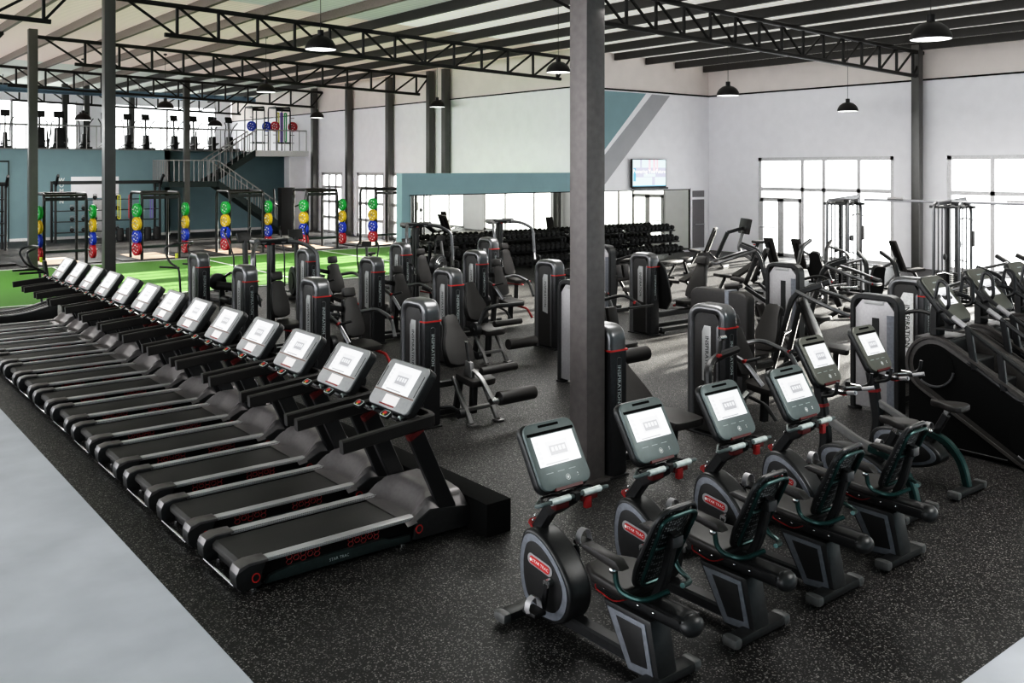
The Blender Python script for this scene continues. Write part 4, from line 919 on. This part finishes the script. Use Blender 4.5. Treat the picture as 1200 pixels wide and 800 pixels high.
for k in range(5):
    m=MB(); m.lathe([(0,0),(.13,.02),(.16,.3),(.13,.55),(0,.57)],(0,0,0),'rubber',14); o=m.build('slam_bag'); o.location=(11.35+k*.38,40.9,.0); tag(o,'dark weight bag standing on the floor under the resistance bands','weight bag','weight bags under the bands')
# plant, tv on floor
r=E('potted_plant','leafy green potted plant at the far left edge of the photo','plant',(5.9,42.3,0)); m=MB(); m.lathe([(0,0),(.22,0),(.28,.5),(.25,.5),(0,.45)],(0,0,0),'pot'); m.build('pot',r)
m=MB(); random.seed(3)
for k in range(150):
    a=random.random()*2*PI; h=.5+random.random()*1.9; rr=.15+random.random()*.5; m.M=T(rr*.5*math.cos(a),rr*.5*math.sin(a),h)@ROT(0,0,math.degrees(a))@ROT(0,random.uniform(-30,50),0); m.prism([(0,0),(.12,.06),(.35,0),(.12,-.06)],0,.004,'xy','leaf')
m.M=MX.Identity(4); m.cyl((0,0,.4),(0,0,2),.02,'leaf'); m.build('foliage',r)
m=MB(); m.b2((-.6,-.04,.2),(.6,.04,.75),'charcoal',bev=.01); m.b2((-.57,-.045,.23),(.57,-.04,.72),'tv_lilac'); m.box((.05,-.05,.5),(.3,.01,.25),'tv_white'); m.b2((-.5,-.15,0),(-.4,.15,.2),'charcoal'); m.b2((.4,-.15,0),(.5,.15,.2),'charcoal'); o=m.build('floor_screen'); o.location=(5.2,36.5,0); tag(o,'small pale blue screen standing low at the left edge','screen')
# ================================================================ stairs and railings
def rail(root,p0,p1,h=1.0,n=10,name='handrail'):
    p0=V(p0);p1=V(p1); m=MB(); m.tube([p0+V((0,0,h)),p1+V((0,0,h))],rect=(.06,.05),m='rail_grey',nrm=(0,1,0) if abs((p1-p0).x)>.1 else (1,0,0)); m.build(name,root)
    for k in range(n+1):
        q=p0.lerp(p1,k/n); m=MB(); m.tube([q,q+V((0,0,h))],rect=(.035,.035),m='rail_grey'); m.build('baluster',root)
r=E('mezzanine_railing','long pale grey railing along the upper floor edge','railing',(0,0,0)); rail(r,(1.0,YT-.02,MZ),(17.9,YT-.02,MZ),1.0,42)
r=E('mezzanine_railing','short pale grey railing on the right end of the upper floor','railing',(0,0,0)); rail(r,(18.0,42.45,MZ),(20.7,42.45,MZ),1.0,7)
r=E('staircase','steel staircase with a landing climbing to the upper floor','staircase',(0,0,0))
m=MB(); m.b2((13.5,41.2,2.25),(15.7,43.4,2.5),'stair_dark'); m.build('landing',r)
def flight(x0,z0,x1,z1,ya,yb,n):
    for y in (ya,yb):
        m=MB(); m.prism([(x0,z0-.25),(x1,z1-.3),(x1,z1+.05),(x0,z0+.05)],y-.03,y+.03,'xz','stair_dark'); m.build('stringer',r)
    for k in range(n):
        t=(k+.5)/n; x=x0+(x1-x0)*t; z=z0+(z1-z0)*t; m=MB(); m.b2((x-.15,ya,z-.02),(x+.15,yb,z+.02),'stair_dark'); m.build('tread',r)
flight(15.7,2.5,19.3,.1,41.2,42.2,13); flight(15.7,2.5,18.0,MZ-.02,42.4,43.3,8)
for y in (41.2,42.2): rail(r,(15.7,y,2.5),(19.3,y,.05),.95,13,'stair_handrail')
for y in (42.4,43.35): rail(r,(15.7,y,2.5),(18.0,y,MZ),.95,8,'stair_handrail')
rail(r,(13.5,41.2,2.5),(15.7,41.2,2.5),.95,10,'stair_handrail'); rail(r,(13.5,41.2,2.5),(13.5,43.4,2.5),.95,10,'stair_handrail')
# ================================================================ dumbbell racks along the mirror
dk=E('dumbbell_rack','','rack')
for x in (0,1.2,2.45):
    m=MB(); m.tube([(x,.55,0),(x,.5,.98)],rect=(.07,.09),m='black_paint'); m.tube([(x,-.1,.04),(x,.65,.04)],rect=(.08,.06),m='black_paint'); m.build('upright',dk)
TZ=[(.0,.2),(.2,.55),(.4,.92)]
for y,z in TZ:
    m=MB(); m.box((1.22,y+.06,z),(2.5,.3,.03),'black_paint',rot=(12,0,0)); m.build('shelf',dk)
DK=Kind(dk)
m=MB(); 
for s in (-1,1): m.cyl((0,s*.07,0),(0,s*.17,0),.088,'rubber',n=14,bev=.012); m.cyl((0,s*.17,0),(0,s*.173,0),.04,'charcoal',n=10)
m.cyl((0,-.07,0),(0,.07,0),.016,'chrome',n=8); db=m.build('dumbbell'); first=True
rn=['leftmost','second','third','rightmost']
for k,x in enumerate((14.6,17.2,19.8,22.4)):
    DK.put((x,21.55,0),0,'%s black three tier dumbbell rack before the mirror'%rn[k],'dumbbell racks')
    for ti,(y,z) in enumerate(TZ):
        for j in range(12):
            q=db if first else db.copy()
            if not first: col.objects.link(q)
            first=False; q.location=(x+.13+j*.2,21.61+y,z+.115); q.rotation_euler=(R(12),0,0); sc_=1.1-.12*ti; q.scale=(sc_,1,sc_)
            tag(q,'black round dumbbell on the %s tier of the %s mirror rack'%(['bottom','middle','top'][ti],rn[k]),'dumbbell','dumbbells, %s tier, %s rack'%(['bottom','middle','top'][ti],rn[k]))
# ================================================================ benches
def mk_bench(incl=40,legs=True):
    r=E('adjustable_bench','','bench')
    m=MB(); m.tube([(0,-.6,.06),(0,.6,.06)],rect=(.07,.06),m='black_paint'); m.tube([(-.25,.6,.04),(.25,.6,.04)],rect=(.06,.06),m='black_paint'); m.tube([(-.18,-.6,.04),(.18,-.6,.04)],rect=(.06,.06),m='black_paint'); m.tube([(0,-.5,.06),(0,-.3,.42)],rect=(.06,.07),m='black_paint'); m.tube([(0,.5,.06),(0,.1,.42)],rect=(.06,.07),m='black_paint'); m.build('frame',r)
    m=MB(T(0,-.2,.45)@ROT(-8,0,0)); m.box((0,-.15,0),(.3,.38,.07),'vinyl',bev=.02); m.build('seat',r)
    m=MB(T(0,-.02,.45)@ROT(incl,0,0)); m.box((0,.42,0),(.28,.85,.07),'vinyl',bev=.02); m.box((0,.4,-.05),(.06,.7,.04),'black_paint'); m.build('backrest',r); return r
B1=Kind(mk_bench(0)); B2=Kind(mk_bench(28)); B3=Kind(mk_bench(68))
def gp(px,py): 
    D=3.1*1077/(py-197); t=(px-600)/1077; return (D*(.624+.7815*t),D*(.7815-.624*t),0)
for i,(px,py,rz,l) in enumerate(((745,322,80,'flat bench close to the dumbbells, left one'),(795,324,100,'flat bench below the right end of the dumbbell rack'),(505,345,60,'flat bench seen between towers in front of the mirror'))): B1.put(gp(px,py),rz,l,'benches')
for px,py,rz,l in ((712,350,60,'low incline bench just right of the foreground column'),(800,352,250,'incline bench standing in the open floor right of the leg press'),(862,345,250,'incline bench left of the upright benches'),(980,338,70,'incline bench in front of the cable station')): B2.put(gp(px,py),rz,l,'benches')
for px,py,rz,l in ((828,312,200,'upright seat bench near the corner door'),(908,332,90,'upright bench in front of the double doors, left one'),(940,334,90,'upright bench in front of the double doors, right one'),(884,352,200,'upright black bench in the middle of the free weight floor'),(1058,338,60,'upright bench right of the cable station')): B3.put(gp(px,py),rz,l,'benches')
# preacher / plate loaded machines
def mk_plate():
    r=E('plate_loaded_machine','','weight machine')
    m=MB()
    for s in (-1,1): m.tube([(s*.45,.7,.04),(s*.45,-.7,.04)],rect=(.08,.07),m='black_paint'); m.tube([(s*.42,.6,.05),(s*.3,.3,1.25),(s*.25,-.1,1.4)],rect=(.08,.08),m='charcoal',nrm=(1,0,0),fil=.15)
    m.tube([(-.45,.6,.05),(.45,.6,.05)],rect=(.08,.07),m='black_paint'); m.tube([(-.45,-.5,.05),(.45,-.5,.05)],rect=(.08,.07),m='black_paint'); m.tube([(0,.6,.05),(0,.0,.45)],rect=(.08,.09),m='charcoal'); m.build('frame',r)
    for s in (-1,1):
        m=MB(); m.tube([(s*.35,.25,1.3),(s*.55,-.2,1.15),(s*.5,-.6,1.0),(s*.3,-.7,1.0)],.03,'gunmetal',fil=.12); redmark(m,(s*.5,-.55,1.02)); m.build('press_arm',r)
        m=MB(); m.cyl((s*.5,.3,.75),(s*.85,.3,.75),.025,'chrome'); m.build('plate_horn',r)
    backpad(r,(0,.0,.52),22,.7,.36,.24); seatpad(r,(0,-.25,.46),.4,.4,6); return r
P1=Kind(mk_plate()); P1.put((12.05,7.8,0),20,'plate loaded press directly behind the upright bike consoles','plate loaded machines')
def gps(px,D):
    t=(px-600)/1077; return (D*(.624+.7815*t),D*(.7815-.624*t),0)
for px,D,rz,l in ((873,20.5,215,'plate loaded press behind the pale slotted panel'),(1022,18.5,150,'plate loaded press with angled pads right of the cable station'),(985,17.2,30,'plate loaded machine between the two pale slotted panels'),(1150,15.5,200,'plate loaded machine behind the stair climber consoles'),(1185,17.8,160,'plate loaded machine at the right edge by the window'),(960,21.5,100,'plate loaded machine in front of the first bright window')):
    P1.put(gps(px,D),rz,l,'plate loaded machines')
r=E('preacher_curl_bench','preacher curl bench with square black arm pad near the white corner','bench',gp(868,308)); r.rotation_euler=(0,0,R(-30))
m=MB(); m.tube([(-.9,0,.04),(-.45,0,1.0)],rect=(.1,.12),m='black_paint',nrm=(0,1,0)); m.tube([(-.45,0,1.0),(.1,0,1.15)],rect=(.08,.1),m='black_paint'); m.tube([(.1,0,1.1),(-.1,0,.4),(.5,0,.04)],rect=(.08,.1),m='steel_frame',fil=.2); m.tube([(.35,0,.05),(.6,0,.65)],rect=(.08,.1),m='black_paint'); m.tube([(-.9,-.3,.04),(-.9,.3,.04)],rect=(.06,.06),m='black_paint'); m.tube([(.5,-.3,.04),(.5,.3,.04)],rect=(.06,.06),m='black_paint'); m.build('frame',r)
m=MB(); m.box((.15,0,1.2),(.16,.62,.5),'vinyl',rot=(0,12,0),bev=.03); m.build('arm_pad',r); m=MB(); m.box((.62,0,.68),(.36,.36,.09),'vinyl',bev=.03); m.build('seat',r); m=MB(); m.cyl((.5,.16,.58),(.7,.16,.58),.02,'red_bright'); m.build('lever',r)
# leg press sled style machine (roller + arms) in front of grey panels
r=E('leg_raise_bench','small bench with two square black pads in front of the pale slotted panel','bench',gp(898,418)); r.rotation_euler=(0,0,R(-35))
m=MB(); m.tube([(-.5,0,.04),(.5,0,.04)],rect=(.08,.07),m='charcoal'); m.tube([(0,0,.04),(-.1,0,.62)],rect=(.09,.09),m='charcoal'); m.tube([(0,0,.5),(.35,0,.2)],rect=(.05,.05),m='steel_frame'); m.tube([(-.5,-.25,.03),(-.5,.25,.03)],rect=(.06,.05),m='charcoal'); m.tube([(.5,-.25,.03),(.5,.25,.03)],rect=(.06,.05),m='charcoal'); m.build('frame',r)
for s in (-1,1): m=MB(); m.box((-.12,s*.14,.78),(.09,.2,.28),'vinyl',rot=(0,-18,0),bev=.03); m.build('pad',r)
m=MB(); m.box((.2,0,.6),(.3,.3,.1),'vinyl',bev=.03); m.build('seat',r); m=MB(); roller(m,(.4,-.25,.25),(.4,.25,.25),.08); m.build('roller_pad',r); m=MB(); redmark(m,(-.02,.02,.66)); m.b2((.05,-.03,.2),(.09,0,.35),'yellow_tag'); m.build('adjust_pin',r)
# ================================================================ cable stations with the cross beam
ct=E('cable_station','','cable machine')
for s in (-1,1):
    m=MB(); m.tube([(s*.36,-.36,0),(s*.36,-.36,2.18),(s*.36,-.2,2.3),(s*.36,.3,2.3),(s*.36,.36,2.2),(s*.36,.36,0)],rect=(.07,.07),nrm=(1,0,0),m='gunmetal',fil=.12); m.build('upright',ct)
for x in (-.12,.12): 
    m=MB(); m.tube([(x,0,0),(x,0,2.3)],rect=(.1,.09),m='black_paint'); m.build('centre_post',ct)
m=MB()
m.tube([(-.5,0,2.3),(.5,0,2.3)],rect=(.1,.08),m='gunmetal'); m.tube([(0,-.8,2.38),(0,.8,2.3)],rect=(.1,.06),m='gunmetal'); m.tube([(-.5,-.3,2.22),(.5,-.3,2.22)],rect=(.07,.06),m='charcoal'); m.tube([(-.5,.3,2.22),(.5,.3,2.22)],rect=(.07,.06),m='charcoal'); m.build('top_frame',ct)
m=MB(); m.tube([(-.55,-.4,.05),(.55,-.4,.05)],rect=(.08,.08),m='charcoal'); m.tube([(-.55,.4,.05),(.55,.4,.05)],rect=(.08,.08),m='charcoal'); m.tube([(0,-.6,.05),(0,.6,.05)],rect=(.08,.08),m='charcoal'); m.build('base_frame',ct)
for s in (-1,1):
    for yy in (-.22,.22):
        m=MB(); 
        for d in (-.07,.07): m.cyl((s*.24+d*.8,yy,.1),(s*.24+d*.8,yy,2.2),.02,'gunmetal',n=8)
        m.build('guide_rods',ct)
        m=MB(); 
        for k in range(14): m.b2((s*.24-.1,yy-.06,.12+k*.045),(s*.24+.1,yy+.06,.155+k*.045),'black_plastic')
        m.build('weight_stack',ct)
for y,z in ((-.78,2.3),(-.42,1.35),(.42,1.1)):
    m=MB(); m.cyl((-.03,y,z),(.03,y,z),.07,'charcoal',n=16); m.cyl((0,y,z-.05),(0,y,z-.35),.006,'chrome',n=6); m.tube([(-.22,y,z-.4),(0,y,z-.35),(.22,y,z-.4)],.014,'chrome'); m.build('cable_pulley',ct)
m=MB(); m.box((-.38,-.4,1.5),(.08,.14,.35),'vinyl',bev=.02); m.build('pad',ct)
CT=Kind(ct)
CT.put((20.7,12.7,0),90,'cable station left of the right wall column, joined to its neighbour by a bar','cable stations',(.8,.8,1)); CT.put((20.9,10.1,0),90,'cable station right of the right wall column, in front of the second window','cable stations',(.8,.8,1))
m=MB(); m.tube([(20.8,12.2,2.33),(20.9,6.2,2.33)],rect=(.07,.06),m='gunmetal'); m.cyl((20.8,11.6,2.37),(20.8,11.2,2.37),.04,'steel_frame'); m.cyl((20.9,8.9,2.37),(20.9,8.5,2.37),.04,'steel_frame'); o=m.build('crossover_bar'); tag(o,'long horizontal steel bar linking the cable stations','bar')
# ================================================================ turf cardio: air bikes, ellipticals, curved treadmill
def mk_ell():
    r=E('elliptical_trainer','','elliptical trainer')
    m=MB(); m.b2((-.9,-.25,.0),(.7,.25,.08),'black_plastic',bev=.02); m.build('base',r)
    m=MB(); m.cyl((.45,-.12,.42),(.45,.12,.42),.34,'charcoal',n=28,bev=.03); m.cyl((.45,-.14,.42),(.45,.14,.42),.2,'black_plastic',n=24); m.build('drive_housing',r)
    m=MB(); m.tube([(.5,0,.5),(.4,0,1.45)],rect=(.09,.12),m='charcoal'); m.build('mast',r)
    m=MB(); m.box((.36,0,1.52),(.07,.34,.24),'black_plastic',rot=(0,-20,0),bev=.02); m.box((.315,0,1.53),(.01,.2,.12),'screen_white',rot=(0,-20,0)); m.build('console',r)
    for s in (-1,1):
        m=MB(); m.tube([(.45,s*.28,.3),(.4,s*.28,1.1),(.25,s*.3,1.4),(.05,s*.3,1.62),(.15,s*.32,1.72)],.018,'black_paint',fil=.1); m.build('swing_arm',r)
        m=MB(); m.tube([(.5,s*.2,.3+s*.12),(-.8,s*.2,.15)],rect=(.05,.05),m='steel_frame'); m.b2((-.45,s*.2-.08,.24),(-.1,s*.2+.08,.28),'rubber',bev=.01); m.build('pedal',r)
    return r
EK=Kind(mk_ell())
def mk_air():
    r=E('fan_bike','','exercise bike')
    m=MB(); m.tube([(-.5,0,.1),(.5,0,.1)],rect=(.07,.07),m='black_paint'); m.tube([(-.5,-.28,.05),(-.5,.28,.05)],rect=(.08,.07),m='black_paint'); m.tube([(.5,-.28,.05),(.5,.28,.05)],rect=(.08,.07),m='black_paint'); m.tube([(-.1,0,.3),(-.3,0,.9)],rect=(.06,.07),m='black_paint'); m.tube([(.1,0,.3),(.3,0,1.15)],rect=(.06,.07),m='steel_frame'); m.build('frame',r)
    m=MB(); m.cyl((.42,-.09,.5),(.42,.09,.5),.3,'charcoal',n=30,bev=.03); 
    for q in (.1,.17,.24): m.tube([(.42+q*math.cos(a*PI/12),.095,.5+q*math.sin(a*PI/12)) for a in range(24)],.006,'chrome',closed=True,n=4)
    m.build('fan_cage',r)
    m=MB(); m.prism(smooth([(-.42,-.12),(-.42,.12),(-.25,.1),(-.08,.03),(-.08,-.03),(-.25,-.1)],1),.9,.96,'xy','vinyl',bev=.02); m.build('saddle',r)
    m=MB(); m.box((.3,0,1.22),(.05,.24,.14),'black_plastic',rot=(0,-25,0),bev=.015); m.build('console',r)
    for s in (-1,1): m=MB(); m.tube([(.15,s*.2,.35),(.25,s*.24,.8),(.1,s*.28,1.15),(.05,s*.2,1.28),(-.05,s*.2,1.25)],.018,'black_paint',fil=.08); m.build('handle_arm',r)
    m=MB(); m.cyl((.1,-.2,.35),(.1,.2,.35),.02,'chrome'); m.box((.1,.22,.2),(.1,.08,.03),'rubber'); m.box((.1,-.22,.5),(.1,.08,.03),'rubber'); m.tube([(.1,.17,.35),(.1,.17,.2)],.012,'chrome'); m.tube([(.1,-.17,.35),(.1,-.17,.5)],.012,'chrome'); m.build('crank',r); return r
AK=Kind(mk_air())
for (x,y,rz,l) in ((8.25,20.6,100,'elliptical with curved arms just behind the leftmost tower'),(9.75,20.8,80,'elliptical with curved arms standing before the third power rack')): EK.put((x,y,0),rz+180,l,'turf side cardio')
for (x,y,rz,l) in ((11.6,20.3,230,'fan bike on the floor by the turf, left of centre'),(12.7,20.5,260,'fan bike beside the turf, in front of the fourth power rack'),(14.2,20.6,200,'fan bike near the left end of the teal partition')): AK.put((x,y,0),rz,l,'fan bikes')
def mk_curve():
    r=E('curved_treadmill','','treadmill')
    def f(u,v): x=-.85+1.7*u; return (x,(v-.5)*.5,.16+.22*x*x)
    m=MB(); m.grid(f,24,2,'belt'); 
    for k in range(34):
        x=-.83+k*.05; m.box((x,0,.168+.22*x*x),(.035,.5,.012),'black_plastic',rot=(0,-math.degrees(math.atan(.44*x)),0))
    m.build('slat_belt',r)
    for s in (-1,1):
        m=MB(); P=[(x/10*.9,.05) for x in (-10,10)]+[(x/10*.9,.17+.22*(x*.09)**2) for x in range(10,-11,-2)]; m.prism(P,*sorted((s*.26,s*.36)),'xz','charcoal',bev=.012); m.tube([(x/10*.88,s*.31,.19+.22*(x*.088)**2) for x in range(-10,11)],rect=(.08,.02),m='silver_plastic'); m.build('side_frame',r)
    m=MB(); m.box((-.9,0,.2),(.1,.74,.26),'black_plastic',bev=.03); m.box((-.9,-.33,.2),(.11,.07,.27),'silver_plastic',bev=.02); m.box((-.9,.33,.2),(.11,.07,.27),'silver_plastic',bev=.02); m.build('rear_roller_cover',r)
    for s in (-1,1): m=MB(); m.tube([(.75,s*.33,.2),(.7,s*.34,1.0),(.45,s*.35,1.1),(.3,s*.35,1.42),(.55,s*.3,1.5),(.6,-s*0,1.5)],.022,'black_paint',fil=.12); m.tube([(.7,s*.34,1.0),(.2,s*.35,1.0)],.02,'black_paint'); m.build('handrail',r)
    m=MB(); m.tube([(.85,0,.2),(.72,0,1.2)],rect=(.2,.06),m='black_plastic'); m.box((.6,-.3,1.25),(.04,.05,.1),'yellow_tag'); m.build('mast',r); return r
CK=Kind(mk_curve())
CK.put((3.55,20.75,0),0,'curved treadmill with a slatted belt at the left edge, past the last treadmill','curved treadmills'); CK.put((6.55,20.3,0),-60,'curved treadmill whose frame rises behind the far treadmill consoles','curved treadmills')
# ================================================================ upstairs cardio and racks
def gm(px,Y): t=(px-600)/1077; D=Y/(.7815-.624*t); return (D*(.624+.7815*t),Y,MZ)
names=['first','second','third','fourth','fifth','sixth','seventh','eighth','ninth','tenth','eleventh']
def mk_up(kind):
    r=E('cardio_stepper' if kind=='b' else 'cross_trainer','','cardio machine')
    m=MB(); m.b2((-.35,-.7,0),(.35,.6,.1),'black_plastic',bev=.02); m.build('base',r)
    m=MB(); m.prism([(-.24,.1),(.24,.1),(.2,.95),(-.2,.95)] if kind=='b' else [(-.15,.1),(.15,.1),(.12,.7),(-.12,.7)],-.35,.1,'xz','black_plastic',bev=.05,seg=3); m.build('housing',r)
    m=MB(); m.tube([(0,-.1,.6),(0,-.05,1.45)],rect=(.12,.08),m='charcoal'); m.build('mast',r)
    m=MB(); m.box((0,-.05,1.55),(.46 if kind=='b' else .5,.07,.3),'black_plastic',rot=(-15,0,0),bev=.04); m.box((0,-.09,1.55),(.3,.01,.06),'charcoal',rot=(-15,0,0)); m.build('console',r)
    for s_ in (-1,1):
        m=MB()
        if kind=='b': m.tube([(s_*.4,.5,.05),(s_*.32,.1,1.0),(s_*.32,-.2,1.2),(s_*.2,-.2,1.25)],.025,'charcoal',fil=.1); m.tube([(s_*.32,.1,1.0),(s_*.38,-.5,.1)],.02,'charcoal')
        else: m.tube([(s_*.22,0,.3),(s_*.24,0,.9),(s_*.3,-.2,1.2),(s_*.5,-.3,1.4)],.028,'charcoal',fil=.1)
        m.build('handle_arm',r)
        m=MB(); m.box((s_*.2,-.3,.35 if s_>0 else .2),(.14,.3,.05),'rubber'); m.tube([(s_*.2,-.4,.3),(s_*.2,.5,.15)],rect=(.05,.06),m='steel_frame'); m.build('pedal',r)
    return r
UPB=Kind(mk_up('b')); UPE=Kind(mk_up('e'))
for k,(px,kind) in enumerate(((6,'e'),(46,'b'),(69,'b'),(98,'e'),(123,'e'),(149,'e'),(170,'e'),(203,'e'),(226,'e'),(247,'e'),(267,'e'))):
    x,y,z=gm(px,45.0); l='upstairs cardio machine behind the railing, %s from the left'%names[k]
    (UPE if kind=='e' else UPB).put((x,y,z),-10+k*2,l,'upstairs cardio row',(.72,1,1) if kind=='e' else (.95,1,1))
xa=gm(303,44.2)[0]; xb=gm(332,43.8)[0]
PK.put((xb,43.8,MZ),0,'power rack on the upper floor, right one above the stairs','upstairs racks',(.6,.8,1)); PK.put((xa,44.2,MZ),0,'power rack on the upper floor, left one above the stairs','upstairs racks',(.5,.8,1))
for px,Y,pi,c,l in ((xa-.40,44.17,2,'blue','left post of the left rack'),(xa+.40,44.17,2,'blue','right post of the left rack'),(xb-.48,43.77,3,'red','left post of the right rack'),(xb+.48,43.77,3,'red','right post of the right rack')):
    x=px; q=protos[pi][0].copy(); col.objects.link(q); q.location=(x,Y,MZ+1.25); q.rotation_euler=(0,0,R(30)); q.scale=(1,1.1,1.1); tag(q,'%s weight plate upstairs on the %s'%(c,l),'weight plate')
for px,c in ((-.2,'yellow'),(0,'purple'),(.2,'green')):
    x=xb+px; m=MB(); m.tube([(x-.05,0,MZ+1.95),(x-.05,0,MZ+.5),(x+.05,0,MZ+.5),(x+.05,0,MZ+1.95)],rect=(.01,.06),m='band_'+c,closed=True,fil=.03); o=m.build('resistance_band'); o.location=(0,44.0,0); tag(o,'%s resistance band hanging on the upstairs rack'%c,'exercise band')
# ducts over the upper floor
for k,(y,z) in enumerate(((47.2,6.75),)):
    m=MB(); m.cyl((4,0,0),(20,0,0),.16,'duct_blue',n=18)
    o=m.build('air_duct')
    for xx in (5,8,11,14,17,19.5): m=MB(); m.cyl((xx,0,.1),(xx,0,rz_(xx)-z-.03),.02,'steel_frame',n=6); m.build('hanger_rod',o); o.location=(0,y,z); tag(o,'blue grey round air duct above the upper floor','duct')
# cable machine near the stair foot
r=E('functional_trainer','dark cable machine standing near the foot of the stairs','cable machine',(18.5,40.0,0))
m=MB(); m.b2((-.35,-.2,0),(.35,.2,2.2),'black_plastic',bev=.04); m.build('tower',r)
for s in (-1,1): m=MB(); m.tube([(s*.35,-.1,1.3),(s*.75,-.35,1.5),(s*.8,-.4,2.15)],rect=(.06,.06),m='charcoal'); m.build('pulley_arm',r)
